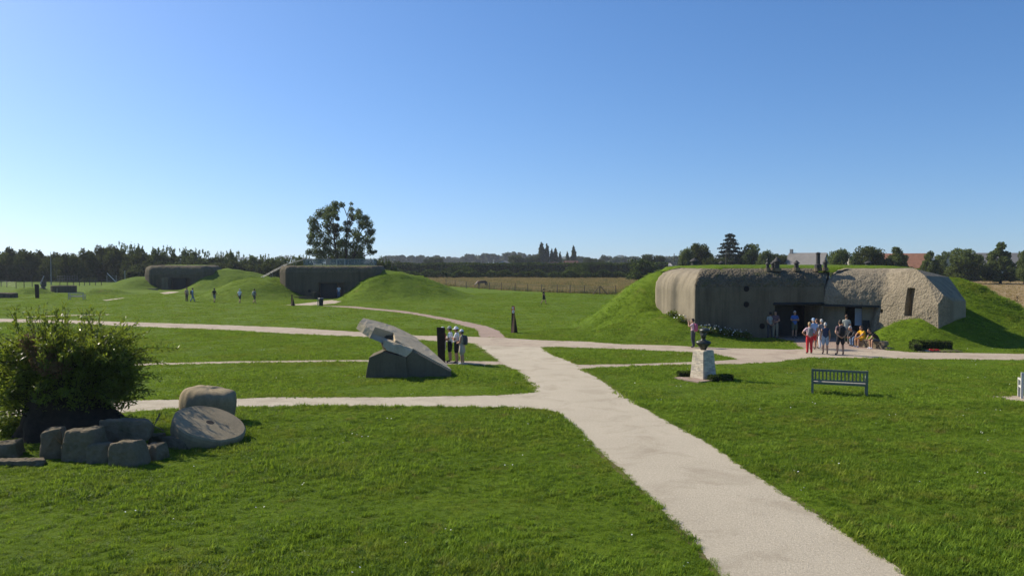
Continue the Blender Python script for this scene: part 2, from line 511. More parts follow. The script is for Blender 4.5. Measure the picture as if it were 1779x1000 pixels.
SHEETS = []          # ground polygons where no grass grows
def ground_poly(pix): return [tuple(G(x, y).xy) for x, y in pix]
def densify(poly, step=0.5, jit=0.05, seed=1):
    r = random.Random(seed)
    out = []
    for i in range(len(poly)):
        a = Vector(poly[i]); b = Vector(poly[(i + 1) % len(poly)])
        n = max(1, int((b - a).length / step))
        for k in range(n):
            p = a.lerp(b, k / n)
            w = jit * (0.4 + 0.012 * p.y)
            out.append((p.x + r.uniform(-w, w), p.y + r.uniform(-w, w)))
    return out
def sheet(name, poly, z, mat, label, jit=0.05, step=0.45, cat='path', bare=True):
    pts = densify(poly, step, jit, len(SHEETS) + 3)
    bm = bmesh.new()
    f = bm.faces.new([bm.verts.new((x, y, z)) for x, y in pts])
    if f.calc_area() and f.normal.z < 0: f.normal_flip()
    bmesh.ops.triangulate(bm, faces=[f])
    bmesh.ops.recalc_face_normals(bm, faces=bm.faces[:])
    me = bpy.data.meshes.new(name); bm.to_mesh(me); bm.free()
    o = obj(name, me, mat)
    if bare: SHEETS.append(pts)
    return tag(o, label, cat, kind='structure')

MAIN = [(1330, 1085), (1256, 1000), (1210, 947), (1167, 904), (1123, 860), (1074, 811), (1033, 777), (1002, 746), (965, 718), (940, 711.5), (900, 708.5),
        (780, 706.5), (600, 706), (400, 708), (300, 711), (238, 714.5), (100, 722), (0, 731), (-120, 748),
        (-120, 724), (0, 713), (225, 695), (400, 692.5), (465, 690), (700, 689.5), (790, 687.6), (866, 686.5), (929.5, 681),
        (911.5, 657), (895.7, 642.6), (873, 632.5), (862, 624.6), (843, 611), (828, 600), (824, 594), (938, 602), (961, 616.7), (990, 627), (1004, 634), (1010, 641.5), (1037, 655),
        (1100, 697.5), (1164, 733.4), (1235, 770.6), (1300, 817), (1362, 857.4), (1439.5, 907), (1542, 972), (1582, 1000), (1700, 1085)]
sheet('gravel_path', ground_poly(MAIN), 0.004, M_PATH, 'pale gravel main path running up from the foreground')
def grown(poly, w):                     # the same outline, a hand's breadth wider
    n = len(poly); area = sum(poly[i][0] * poly[(i + 1) % n][1] - poly[(i + 1) % n][0] * poly[i][1] for i in range(n))
    out = []
    for i in range(n):
        d = (Vector(poly[(i + 1) % n]) - Vector(poly[i - 1])).normalized()
        q = Vector((d.y, -d.x)) * (w if area > 0 else -w)
        out.append((poly[i][0] + q.x, poly[i][1] + q.y))
    return out
M_EDGE = path_mat('trodden_soil', (0.13, 0.115, 0.045), (0.20, 0.165, 0.085), (0.09, 0.10, 0.03))
sheet('path_verge', grown(ground_poly(MAIN), 0.11), 0.002, M_EDGE, 'trodden earth edge of the main path', 0.07, 0.3, 'verge', False)
CROSS = [(-150, 551), (0, 553.5), (112, 555.7), (214, 559), (380, 564), (515, 569.6), (650, 578), (724, 582.4), (826, 585), (880, 587), (925, 590), (1015, 593), (1082, 597.6),
         (1160, 599.8), (1267, 604.7), (1369, 607), (1440, 604), (1534, 607.7), (1587, 611.6), (1671, 612.8), (1779, 614.5), (1950, 617),
         (1950, 628), (1779, 625.4), (1597, 623.7), (1540, 622), (1416, 621), (1352, 628.7), (1288, 631.9), (1245, 632), (1279, 624.4), (1267, 621), (1235, 613.7), (1160, 610),
         (1060, 605.5), (970, 602.8), (928, 603), (828, 600), (812, 595.2), (756, 592.6), (659, 586.5), (515, 580), (380, 573), (236, 567), (112, 561.5), (0, 559), (-150, 557)]
sheet('cross_path', ground_poly(CROSS), 0.008, M_PAVE, 'worn pinkish path crossing the lawn from side to side')
BRANCH = [(880, 587.3), (866.5, 574), (844, 566), (801, 557), (733.7, 544.7), (700, 539.8), (672.5, 537.6), (616, 532.2), (560, 530.8),
          (560, 531.8), (591, 533.4), (672, 540.4), (700, 544), (733.7, 549), (785.5, 560.5), (821.5, 570.6), (830.5, 576), (832.7, 585.3)]
sheet('curved_path', ground_poly(BRANCH), 0.012, M_PINK, 'pinkish path curving away to the railed bunker')
sheet('narrow_path', ground_poly([(90, 637), (256, 631), (380, 627.7), (537, 625.6), (638, 625.0), (772, 627.0), (868, 627.4), (878, 633.4), (783, 633), (700, 630.4), (638, 628.4), (537, 628.6), (380, 631.4), (256, 634.4), (90, 641)]),
      0.006, M_PAVE, 'narrow path passing behind the tilted slab', 0.02)
sheet('narrow_path', ground_poly([(1002, 633.4), (1100, 632), (1160, 630), (1241, 627), (1280, 624.2), (1290, 632), (1245, 632.6), (1160, 633.8), (1100, 636.5), (1037, 639), (1008, 641.7)]),
      0.0065, M_PAVE, 'narrow path running behind the bust to the forecourt', 0.02)
sheet('bench_pad', ground_poly([(1711, 688), (1779, 686.5), (1850, 686), (1850, 703), (1779, 700.5), (1747, 695)]), 0.004, M_PAVE, 'small gravel pad under the white bench', 0.03)
sheet('forecourt', ground_poly([(1330, 585), (1374, 592.5), (1395, 606.7), (1440, 608), (1541, 609), (1520, 578), (1400, 578)]), 0.005, M_PINK, 'paved forecourt before the big bunker doors', 0.02)
sheet('shadowed_path', ground_poly([(520, 527.5), (575, 521), (600, 521), (585, 527), (540, 530.5), (495, 530)]), 0.004, M_PAVE, 'short paved entry to the railed bunker', 0.02)
sheet('doorstep_path', ground_poly([(276, 508.8), (294, 506.3), (312, 506.5), (298, 510), (286, 510.5)]), 0.004, M_PAVE, 'short paved entry to the far bunker', 0.02)
sheet('far_path', ground_poly([(178, 521.2), (215, 517), (216, 517.8), (186, 522.5)]), 0.004, M_PAVE, 'short pale path strip on the left lawn', 0.02)
sheet('sunken_edge', ground_poly([(40, 550), (100, 547.6), (190, 545.6), (190, 546.6), (100, 549), (45, 551.5)]), 0.004, M_PAVE, 'narrow worn strip beyond the shrub', 0.02)
def field_mat(name, a, b_, s, d):
    m = bpy.data.materials.new(name)
    nt, N, L, b = nodes(m)
    p = world_pos(nt)
    c1, _ = noise_col(nt, p, s, [(0.3, a), (0.68, b_)], 6, 0.65)
    c2, _ = noise_col(nt, p, d, [(0.35, [x * 0.6 for x in a]), (0.65, b_)], 6, 0.75)
    L.new(mixc(nt, 0.45, c1, c2), b.inputs['Base Color'])
    setp(b, Roughness=1.0, Specular_IOR_Level=0.05)
    n = nt.nodes.new('ShaderNodeTexNoise'); n.inputs['Scale'].default_value = 2.5; n.inputs['Detail'].default_value = 6
    L.new(p, n.inputs['Vector']); bump(nt, b, n.outputs['Fac'], 0.8, 0.2)
    return m
M_MEADOW = field_mat('dry_meadow_soil', (0.11, 0.12, 0.035), (0.22, 0.185, 0.06), 0.07, 0.9)
M_STUBBLE = field_mat('stubble_soil', (0.24, 0.175, 0.09), (0.31, 0.235, 0.13), 0.05, 1.3)
M_FARGREEN = field_mat('far_green', (0.045, 0.07, 0.016), (0.085, 0.115, 0.028), 0.02, 0.2)
MEADOW = [tuple(p) for p in (G(670, 490.5).xy, G(790, 497.5).xy, G(870, 503.5).xy, G(960, 508).xy, G(1045, 510.8).xy, G(1140, 513).xy, G(1300, 517).xy, G(1300, 486).xy, G(1150, 483.5).xy, G(900, 481.5).xy, G(700, 481).xy)]
sheet('dry_meadow', MEADOW, 0.004, M_MEADOW, 'dry tan meadow beyond the wire fence', 0.2, 3.0, 'meadow')
STUB = [tuple(p) for p in (G(1560, 488.2).xy, G(2100, 488.2).xy, G(2100, 545).xy, G(1700, 545).xy, G(1600, 500).xy)]
sheet('stubble_field', STUB, 0.004, M_STUBBLE, 'tan stubble field behind the right bank', 0.2, 3.0, 'field')
sheet('farm_track', [tuple(p) for p in (G(560, 478.3).xy, G(1240, 479.4).xy, G(1240, 481.6).xy, G(560, 480.8).xy)], 0.008, M_STUBBLE, 'pale farm track below the clipped hedge', 0.2, 3.0, 'track', False)
FARG = [(-2800, 300), (2800, 300), (2800, 2900), (-2800, 2900)]
sheet('far_fields', FARG, 0.012, M_FARGREEN, 'flat green fields towards the horizon', 0.0, 400.0, 'field', False)

# ------------------------------------------------------------------ bunkers
def wall_loft(name, plan, profile, mats, parent, openings=(), du=0.25, rough_from=99.0, amp=0.02, amp_rough=0.06, seed=0, nscale=1.6):
    """A cast wall: a plan line swept through a profile of (inset, z); openings (u0, u1, z0, z1, depth, end) are real recesses."""
    plan = [Vector(p) for p in plan]
    segs = [(plan[i + 1] - plan[i]).length for i in range(len(plan) - 1)]
    cum = [0.0]
    for s in segs: cum.append(cum[-1] + s)
    us = set(round(c, 4) for c in cum)
    for o in openings: us.add(round(o[0], 4)); us.add(round(o[1], 4))
    us = sorted(us)
    ug = []
    for a, b in zip(us[:-1], us[1:]):
        n = max(1, int(round((b - a) / du)))
        ug += [a + (b - a) * k / n for k in range(n)]
    ug.append(us[-1])
    pz = list(profile)
    zs = set(i for i in range(len(pz)))
    vg = []                                    # (inset, z)
    for (i0, z0), (i1, z1) in zip(pz[:-1], pz[1:]):
        ln = math.hypot(i1 - i0, z1 - z0)
        cutz = sorted(set([z0, z1] + [z for o in openings for z in (o[2], o[3]) if z0 < z < z1])) if z1 > z0 else [z0, z1]
        pts = []
        for a, b in zip(cutz[:-1], cutz[1:]):
            n = max(1, int(round(ln * (b - a) / max(1e-6, (z1 - z0)) / du))) if z1 > z0 else max(1, int(ln / du))
            pts += [a + (b - a) * k / n for k in range(n)]
        for z in pts:
            t = (z - z0) / (z1 - z0) if z1 > z0 else 0
            vg.append((i0 + (i1 - i0) * t, z))
    vg.append(pz[-1])
    def nrm(i):
        d = (plan[i + 1] - plan[i]).normalized()
        return Vector((-d.y, d.x))             # inward: left of travel direction
    ns = [nrm(i) for i in range(len(segs))]
    vn = [ns[0]] + [(ns[i - 1] + ns[i]) / max(0.5, 1 + ns[i - 1].dot(ns[i])) for i in range(1, len(ns))] + [ns[-1]]
    verts = []
    for u in ug:
        i = max(0, min(len(segs) - 1, next((k for k in range(len(segs)) if u <= cum[k + 1] + 1e-6), len(segs) - 1)))
        t = (u - cum[i]) / segs[i]
        p = plan[i].lerp(plan[i + 1], t)
        nv = vn[i].lerp(vn[i + 1], t) if (t < 0.001 or t > 0.999) else ns[i]
        # keep mitred insets straight between the corners
        for ins, z in vg:
            a = plan[i] + vn[i] * ins; b = plan[i + 1] + vn[i + 1] * ins
            q = a.lerp(b, t)
            w = amp_rough if z > rough_from else amp
            s = Vector((q.x * nscale + seed, q.y * nscale, z * nscale))
            d = (mnoise.noise(s) * 0.5 + mnoise.noise(s * 2.7) * 0.5 + (mnoise.noise(s * 5.3) * 0.5 if z > rough_from else 0)) * w
            m = ns[i]
            k = 0.5 if z > rough_from else 0.0
            verts.append((q.x - m.x * d, q.y - m.y * d, z + d * k))
    nv_ = len(vg)
    faces, midx = [], []
    for a in range(len(ug) - 1):
        uc = (ug[a] + ug[a + 1]) / 2
        for b in range(nv_ - 1):
            zc = (vg[b][1] + vg[b + 1][1]) / 2
            if any(o[0] < uc < o[1] and o[2] < zc < o[3] for o in openings): continue
            faces.append((a * nv_ + b, (a + 1) * nv_ + b, (a + 1) * nv_ + b + 1, a * nv_ + b + 1))
            midx.append(1 if zc > rough_from else 0)
    me = np_mesh(name, verts, faces, midx)
    o = obj(name, me, mats, parent, smooth=False)
    def at(u, z, dep):
        i = max(0, min(len(segs) - 1, next((k for k in range(len(segs)) if u <= cum[k + 1] + 1e-6), len(segs) - 1)))
        q = plan[i].lerp(plan[i + 1], (u - cum[i]) / segs[i]) + ns[i] * dep
        return Vector((q.x, q.y, z))
    for op in openings:
        u0, u1, z0, z1, dep, endm = op[:6]
        mb = MB()
        f = [at(u0, z0, -0.0), at(u1, z0, 0), at(u1, z1, 0), at(u0, z1, 0)]
        g = [at(u0, z0, dep), at(u1, z0, dep), at(u1, z1, dep), at(u0, z1, dep)]
        mb.add(f + g, [(0, 1, 5, 4), (1, 2, 6, 5), (2, 3, 7, 6), (3, 0, 4, 7)])
        mb.mi = 1
        mb.add(g, [(0, 1, 2, 3)])
        mb.build('recess', [mats[0], endm], parent)
    return o, at
def roof_cap(plan_top, back, z, mat, parent, dome=0.15, name='roof_turf', drop=0.25, n=26):
    """Turf on a flat roof: a low dome over the outline given by front points and back points."""
    poly = [Vector(p) for p in plan_top] + [Vector(p) for p in back]
    xs = [p.x for p in poly]; ys = [p.y for p in poly]
    X, Y = np.meshgrid(np.linspace(min(xs), max(xs), n * 2), np.linspace(min(ys), max(ys), n))
    x, y = X.ravel(), Y.ravel()
    inside = in_poly(x, y, [tuple(p) for p in poly])
    dist = np.full(len(x), 9e9)
    for a, b in zip(poly, poly[1:] + poly[:1]):
        d = b - a; L2 = max(1e-9, d.length_squared)
        t = np.clip(((x - a.x) * d.x + (y - a.y) * d.y) / L2, 0, 1)
        dist = np.minimum(dist, np.hypot(x - a.x - t * d.x, y - a.y - t * d.y))
    r = np.array([mnoise.noise(Vector((a * 1.3, b * 1.3, 3.0))) for a, b in zip(x, y)])
    zz = np.where(inside, z + dome * (1 - np.exp(-dist / 1.2)) + 0.05 * r * np.clip(dist, 0, 1), z - drop)
    zz = np.where(inside & (dist < 0.25), z - 0.02 + 0.04 * r, zz)
    idx = np.arange(len(x)).reshape(X.shape)
    f = np.stack([idx[:-1, :-1], idx[:-1, 1:], idx[1:, 1:], idx[1:, :-1]], -1).reshape(-1, 4)
    keep = inside[f].any(1)
    return obj(name, np_mesh(name, np.stack([x, y, zz], -1), f[keep]), mat, parent, smooth=True)
def core_box(plan, back, z0, z1, mat, parent, inset=1.2):  # unseen closed box inside the walls, added to block light
    poly = [Vector(p) for p in plan] + [Vector(p) for p in back]
    c = sum(poly, Vector((0, 0))) / len(poly)
    pts = [p + (c - p).normalized() * inset for p in poly]
    n = len(pts)
    mb = MB()
    mb.add([(p.x, p.y, z0) for p in pts] + [(p.x, p.y, z1) for p in pts],
           [tuple(range(n)), tuple(range(n, 2 * n))] + [(k, (k + 1) % n, (k + 1) % n + n, k + n) for k in range(n)])
    return mb.build('body', mat, parent)
def round_port(at, u, z, r, parent, mat=None, dep=0.25):
    a = at(u, z, -0.012); d = (at(u, z, 0.3) - at(u, z, 0.0)).normalized()
    s = Vector((0, 0, 1)).cross(d).normalized()
    vs, fs = [], []
    n = 12
    for rr, dd in ((r * 1.22, 0.0), (r, -0.01), (r * 0.9, dep)):
        for k in range(n):
            t = 2 * math.pi * k / n
            vs.append(a + d * dd + s * math.cos(t) * rr + Vector((0, 0, math.sin(t) * rr)))
    for i in range(2):
        for k in range(n): fs.append((i * n + k, i * n + (k + 1) % n, (i + 1) * n + (k + 1) % n, (i + 1) * n + k))
    mb = MB(); mb.add(vs, fs); mb.mi = 0
    # a shallow dark cup set 1 cm proud so that the wall behind never shows
    mb.add([a + d * -0.004 + s * math.cos(2 * math.pi * k / n) * r + Vector((0, 0, math.sin(2 * math.pi * k / n) * r)) for k in range(n)], [tuple(range(n))])
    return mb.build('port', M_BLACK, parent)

def face_pos(o):  # leave geometry in world space under an Empty at the thing's base
    pass

# --- middle casemate with a railed viewing deck
b2 = thing('railed_bunker', 'dark concrete bunker with railed viewing deck and dark gate, tree behind', 'bunker')
plan2 = [(-31.6, 114.5), (-31.0, 107.6), (-29.8, 106.2), (-18.1, 106.0), (-17.3, 107.0), (-18.0, 114.5)]
prof = [(0, -0.4), (0, 3.7), (0.07, 3.95), (0.26, 4.2), (0.7, 4.3)]
L0 = (Vector(plan2[1]) - Vector(plan2[0])).length + (Vector(plan2[2]) - Vector(plan2[1])).length
u_of2 = lambda px: L0 + ((px - PX) / F * 106.0 - (-29.8))
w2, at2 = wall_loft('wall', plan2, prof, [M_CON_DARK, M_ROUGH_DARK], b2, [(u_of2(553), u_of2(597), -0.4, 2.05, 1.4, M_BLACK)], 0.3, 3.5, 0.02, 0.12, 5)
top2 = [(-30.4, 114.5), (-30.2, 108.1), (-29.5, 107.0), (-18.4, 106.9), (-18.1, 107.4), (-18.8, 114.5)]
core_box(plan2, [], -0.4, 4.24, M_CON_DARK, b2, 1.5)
roof_cap(top2[::-1], [], 4.27, M_TURF, b2, 0.06)
g2 = MB(); g2.box(u_of2(554.5) - L0 - 29.8, u_of2(584) - L0 - 29.8, 106.55, 106.65, -0.2, 2.0); g2.build('gate', M_GATE, b2)
mb = MB(); mb.box(-25.9, -21.9, 105.86, 106.1, 2.06, 2.2); mb.build('lintel', M_CON_DARK, b2)
mb = MB(); mb.box(-25.75, -25.45, 103.6, 106.0, -0.2, 0.9); mb.build('wing_wall', M_CON_DARK, b2)
round_port(at2, u_of2(537), 0.98, 0.16, b2)
mb = MB(); mb.box(-30.6, -25.8, 103.7, 104.0, -0.1, 0.34); tag(mb.build('low_wall', M_CON_DARK), 'low concrete retaining kerb beside the railed bunker entry', 'wall')

# --- far casemate on the left
b1 = thing('far_bunker', 'smallest and farthest dark concrete bunker, left, with a pale doorway pier', 'bunker')
plan1 = [(-65.0, 149.0), (-64.4, 141.8), (-63.0, 140.3), (-53.8, 140.0), (-52.7, 141.6), (-53.8, 149.0)]
L1 = (Vector(plan1[1]) - Vector(plan1[0])).length + (Vector(plan1[2]) - Vector(plan1[1])).length
u_of1 = lambda px: L1 + ((px - PX) / F * 140.0 + 63.0)
prof1 = [(0, -0.4), (-0.2, 2.6), (-0.18, 3.3), (0.0, 3.75), (0.45, 4.12), (1.3, 4.22)]
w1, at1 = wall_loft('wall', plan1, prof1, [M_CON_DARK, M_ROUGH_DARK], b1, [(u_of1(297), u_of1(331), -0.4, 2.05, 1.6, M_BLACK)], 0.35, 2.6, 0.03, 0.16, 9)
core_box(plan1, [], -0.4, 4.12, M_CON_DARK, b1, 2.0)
roof_cap([(-63.0, 149), (-62.8, 142.6), (-55.0, 142.0), (-54.2, 142.8), (-55.2, 149)][::-1], [], 4.2, M_TURF, b1, 0.1)
mb = MB(); mb.box(-60.3, -59.25, 138.6, 140.0, -0.2, 2.1); mb.build('door_pier', M_CON_SHADE, b1)
mb = MB(); mb.box(-59.2, -56.9, 140.5, 140.6, -0.2, 2.0); mb.build('gate', M_GATE, b1)
for px, s in ((283, 0.55), (327, 0.5)):
    mb = MB(); mb.rings([(0, 0, -0.2, s, s * 0.8), (0, 0, 0.1, s * 0.8, s * 0.6), (0, 0, 0.2, s * 0.3, s * 0.3)], 10)
    o = mb.build('bare_patch', M_STONE, b1); o.location = ((px - PX) / F * 141.5, 141.6, 4.08)
mb = MB(); mb.box(-65.5, -60.6, 137.6, 138.0, -0.1, 0.28); tag(mb.build('low_wall', M_CON), 'low concrete kerb left of the far bunker door', 'wall')

# --- the big casemate on the right
b3 = thing('big_bunker', 'large pale and shadowed concrete bunker with turf roof, people gathered outside', 'bunker')
A = Vector((11.38, 50.0)); dl = Vector((-1.1, 5.0)).normalized(); nl = Vector((-dl.y, dl.x))
nl = Vector((-0.977, -0.215))
Bc = Vector((19.8, 51.1))
left = [Vector((12.2, 60.0)), A + dl * 5.9 + nl * 0.2, A + dl * 5.6 + nl * 0.26, A + dl * 5.1 + nl * 0.12, A + dl * 4.2 + nl * 0.12, A + dl * 3.9 + nl * 0.22, A + dl * 3.1 + nl * 0.22, A + dl * 2.7 + nl * 0.0, A]
plan3 = [tuple(p) for p in left] + [tuple(Bc)]
lens = [0.0]
for a, b in zip(plan3[:-1], plan3[1:]): lens.append(lens[-1] + (Vector(b) - Vector(a)).length)
LA = lens[-2]
dW = (Bc - A).normalized()
def u_of3(px):                                  # where the sight line at px meets the front wall
    k = (px - PX) / F
    return LA + (k * A.y - A.x) / (dW.x - k * dW.y)
prof3 = [(0, -0.4), (0, 3.05), (0.06, 3.4), (0.22, 3.75), (0.5, 4.05), (0.95, 4.27), (1.6, 4.4)]
w3, at3 = wall_loft('wall', plan3, prof3, [M_CON, M_ROUGH_DARK, M_CON_SHADE], b3, [(u_of3(1347), u_of3(1428), -0.4, 2.1, 2.2, M_BLACK)], 0.16, 3.25, 0.018, 0.06, 2, 3.0)
# the left face keeps its smooth formwork right up to the roof edge
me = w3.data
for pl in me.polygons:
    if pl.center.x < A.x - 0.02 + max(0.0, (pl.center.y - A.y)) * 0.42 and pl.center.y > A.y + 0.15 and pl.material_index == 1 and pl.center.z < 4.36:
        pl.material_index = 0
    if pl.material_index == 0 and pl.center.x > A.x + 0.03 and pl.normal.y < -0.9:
        pl.material_index = 2  # front wall takes the darker tone, its shade put into the colour
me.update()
Cc = Vector((22.75, 49.55))
LINT = [(0, 2.12), (0.0, 2.5), (0.1, 3.0), (0.4, 3.6), (0.85, 4.05), (1.3, 4.28), (2.0, 4.4)]
w3b, at3b = wall_loft('lintel', [tuple(Bc + Vector((-0.05, 0.3))), tuple(Bc), tuple(Cc), tuple(Cc + Vector((0.3, -0.4)))], LINT, [M_ROUGH, M_ROUGH], b3, (), 0.11, 0.0, 0.05, 0.065, 3, 3.0)
obj('crown_block', hull_mesh('crown_block', [(Bc.x - .15, Bc.y + .2, 2.3), (Bc.x + .15, Bc.y + .2, 2.3), (Bc.x - .1, Bc.y + .3, 3.4), (Bc.x + .2, Bc.y + .3, 3.4), (19.5, 52.2, 4.22), (20.5, 52.3, 4.12), (19.5, 53.0, 4.38), (21.0, 53.2, 4.38), (20.1, 55, 4.38), (20.1, 55, 2.3)], 5, .06, 4.0, 0, 8, edge=.15), M_ROUGH, b3)
dirL = (Cc - Bc).normalized(); nL = Vector((-dirL.y, dirL.x))
def atL(u, d, z):
    q = Bc + dirL * u + nL * d
    return Vector((q.x, q.y, z))
LL = (Cc - Bc).length
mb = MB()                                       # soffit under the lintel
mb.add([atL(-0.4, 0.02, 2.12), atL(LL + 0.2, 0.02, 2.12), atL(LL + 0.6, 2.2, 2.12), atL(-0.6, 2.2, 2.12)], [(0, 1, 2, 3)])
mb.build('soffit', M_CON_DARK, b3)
mb = MB()
def slab(mb, u0, u1, d0, d1, z0, z1):
    vs = [atL(u, d, z) for z in (z0, z1) for d in (d0, d1) for u in (u0, u1)]
    mb.add(vs, [(0, 2, 3, 1), (4, 5, 7, 6), (0, 1, 5, 4), (2, 6, 7, 3), (0, 4, 6, 2), (1, 3, 7, 5)])
slab(mb, -0.35, 1.18, 0.75, 1.1, -0.3, 2.118); slab(mb, 2.18, LL + 0.6, 0.75, 1.1, -0.3, 2.118); slab(mb, 1.18, 2.18, 0.752, 1.098, 1.98, 2.117)
mb.build('inner_wall', M_CON, b3)
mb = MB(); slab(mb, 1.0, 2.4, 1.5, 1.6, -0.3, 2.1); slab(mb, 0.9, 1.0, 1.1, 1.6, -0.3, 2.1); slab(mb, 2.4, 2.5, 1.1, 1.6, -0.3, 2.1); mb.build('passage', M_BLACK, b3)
mb = MB(); slab(mb, -0.1, LL - 0.1, -0.05, 0.0, 2.0, 2.13); mb.build('steel_beam', M_GATE, b3)
mb = MB(); slab(mb, 1.72, 2.12, 1.3, 1.34, 0.75, 1.85)
M_LITPANE = plain('pale_blue_panel', (0.36, 0.44, 0.55), 0.5, 0.06)
mb.build('door_panel', M_LITPANE, b3)
mb = MB(); slab(mb, 2.22, 2.62, 0.66, 0.72, -0.1, 1.15); mb.build('open_door', M_GATE, b3)
mb = MB(); q0 = at3(u_of3(1344), 2.1, -0.08); q1 = at3(u_of3(1431), 2.1, -0.08)
mb.tube([q0 + Vector((0, 0, 0.06)), q1 + Vector((0, 0, 0.06))], 0.085, 4); mb.build('steel_beam', M_GATE, b3)
mb = MB(); q0 = at3(u_of3(1349), -0.2, 1.6); q1 = at3(u_of3(1400), -0.2, 1.6)
mb.add([q0, q1, q1 + Vector((0, 0, 2.25)), q0 + Vector((0, 0, 2.25))], [(0, 1, 2, 3)]); mb.build('gate', M_GATE, b3)
for px, z in ((1297, 3.12), (1297, 2.15), (1325, 0.78)): round_port(at3, u_of3(px), z, 0.15, b3)
roof_pts = [tuple(p) for p in (A + dl * 8.5 - nl * 1.3, A + dl * 1.5 - nl * 1.35, Vector((12.9, 51.6)), Vector((19.6, 52.6)), Vector((22.6, 51.9)), Vector((24.2, 50.8)), Vector((26.6, 52.6)), Vector((27.5, 60.0)), Vector((13.0, 62.0)))]
roof_cap(roof_pts, [], 4.40, M_TURF, b3, 0.2)
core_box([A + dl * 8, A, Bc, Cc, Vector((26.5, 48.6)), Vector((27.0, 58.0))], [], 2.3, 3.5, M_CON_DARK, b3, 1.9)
# flanking block with its slot
W_ = lambda px, py, Y: tuple(P(px, py, Y))
blk = [W_(1513, 592, 49.9), W_(1526, 523, 49.75), W_(1541, 476, 50.1), W_(1553, 468.5, 50.3), W_(1592, 467.2, 48.0), W_(1607, 479, 47.2), W_(1640, 513, 46.05), W_(1630, 528, 46.0), W_(1630, 585, 46.0)]
bod = blk + [W_(1655, 523, 46.3), W_(1678, 523, 47.2), W_(1655, 585, 46.3), W_(1678, 585, 47.2), W_(1648, 481, 49.6)] + [(23.6, 53.5, 4.4), (26.6, 53.5, 3.9), (27.8, 53.5, 2.2), (27.8, 53.5, -0.3), (23.6, 53.5, -0.3), (25.6, 51.6, 4.42)]
nS = Vector((-0.89, -0.46, 0.05)).normalized()
s0 = P(1573, 505, 48.0); s1 = P(1587, 505, 47.52)
def slot_cutter():
    mb = MB()
    e = Vector((nS.x, nS.y, 0)).normalized()
    zt, zb = P(1580, 500, 47.8).z, P(1580, 549, 47.8).z
    a, b = s0 + e * 1.5, s1 + e * 1.5
    c, d = s1 - e * 0.55, s0 - e * 0.55
    mb.add([(p.x, p.y, z) for z in (zb, zt) for p in (a, b, c, d)], [(3, 2, 1, 0), (4, 5, 6, 7), (0, 1, 5, 4), (1, 2, 6, 5), (2, 3, 7, 6), (3, 0, 4, 7)])
    return mb.mesh('slot')
def port_cutter(px, py):
    e = Vector((nS.x, nS.y, 0)).normalized()
    o_ = P(1526, 523, 49.75); d = ray(px, py)
    q = Vector((0, 0, H)) + d * ((o_ - Vector((0, 0, H))).dot(e) / d.dot(e))
    s = Vector((0, 0, 1)).cross(e); n = 14
    mb = MB()
    mb.add([q + e * k + s * math.cos(2 * math.pi * i / n) * 0.12 + Vector((0, 0, math.sin(2 * math.pi * i / n) * 0.14)) for k in (0.6, -0.45) for i in range(n)],
           [tuple(range(n)), tuple(reversed(range(n, 2 * n)))] + [(i, (i + 1) % n, (i + 1) % n + n, i + n) for i in range(n)])
    return mb.mesh('port')
def wstone(v):
    return 1.0 if v.normal.dot(nS) > 0.72 else 0.12
me = hull_mesh('flank_block', bod, 8, 0.035, 5.5, 0.0, 4, [slot_cutter()] + [port_cutter(1533, 511), port_cutter(1533, 540)], wstone, 0.12)
fb = obj('flank_block', me, None, b3)
me.materials.clear(); me.materials.append(M_ROUGH); me.materials.append(M_CON)
for pl in me.polygons:
    c = pl.center
    e = Vector((nS.x, nS.y, 0)).normalized()
    depth = (c - Vector(W_(1590, 500, 47.6))).dot(e)
    pl.material_index = 0 if depth > -0.55 or (c.z > 3.9 and c.x < 25.2) else 1
me.update()
# ------------------------------------------------------------------ leaves
def leaf_quads(cen, length, width, rs, droop=0.0, flat=0.0, dirs=None):
    """One pointed four-sided leaf (or tuft) at every centre."""
    n = len(cen)
    if dirs is None:
        d = rs.normal(size=(n, 3)); d[:, 2] -= droop
    else:
        d = dirs + rs.normal(size=(n, 3)) * 0.35
    d /= np.linalg.norm(d, axis=1)[:, None] + 1e-9
    r = rs.normal(size=(n, 3)); r[:, 2] *= (1 - flat)
    s = np.cross(d, r); s /= np.linalg.norm(s, axis=1)[:, None] + 1e-9
    l = length * rs.uniform(0.6, 1.35, n)[:, None]; w = width * rs.uniform(0.6, 1.35, n)[:, None]
    v = np.stack([cen - d * l * 0.5, cen + s * w * 0.5, cen + d * l * 0.5, cen - s * w * 0.5], 1).reshape(-1, 3)
    f = np.arange(n * 4).reshape(n, 4)
    return v, f
def in_ball(n, rs, shell=0.5):
    d = rs.normal(size=(n, 3)); d /= np.linalg.norm(d, axis=1)[:, None]
    return d * (shell + (1 - shell) * rs.random(n)[:, None] ** 0.6)
def crown_from_blobs(name, blobs, n, length, width, seed, mat, parent=None, shell=0.55, droop=0.0):
    rs = np.random.default_rng(seed)
    vol = np.array([b[3] * b[4] for b in blobs]); share = vol / vol.sum()
    cs = []
    for (x, y, z, rx, rz), s in zip(blobs, share):
        k = max(6, int(n * s))
        p = in_ball(k, rs, shell) * np.array([rx, rx, rz])
        p *= 1 + 0.22 * np.sin(p[:, :1] * 7 / rx + x) * np.cos(p[:, 2:3] * 6 / rz + y)
        cs.append(p + np.array([x, y, z]))
    v, f = leaf_quads(np.concatenate(cs), length, width, rs, droop)
    return obj(name, np_mesh(name, v, f), mat, parent)

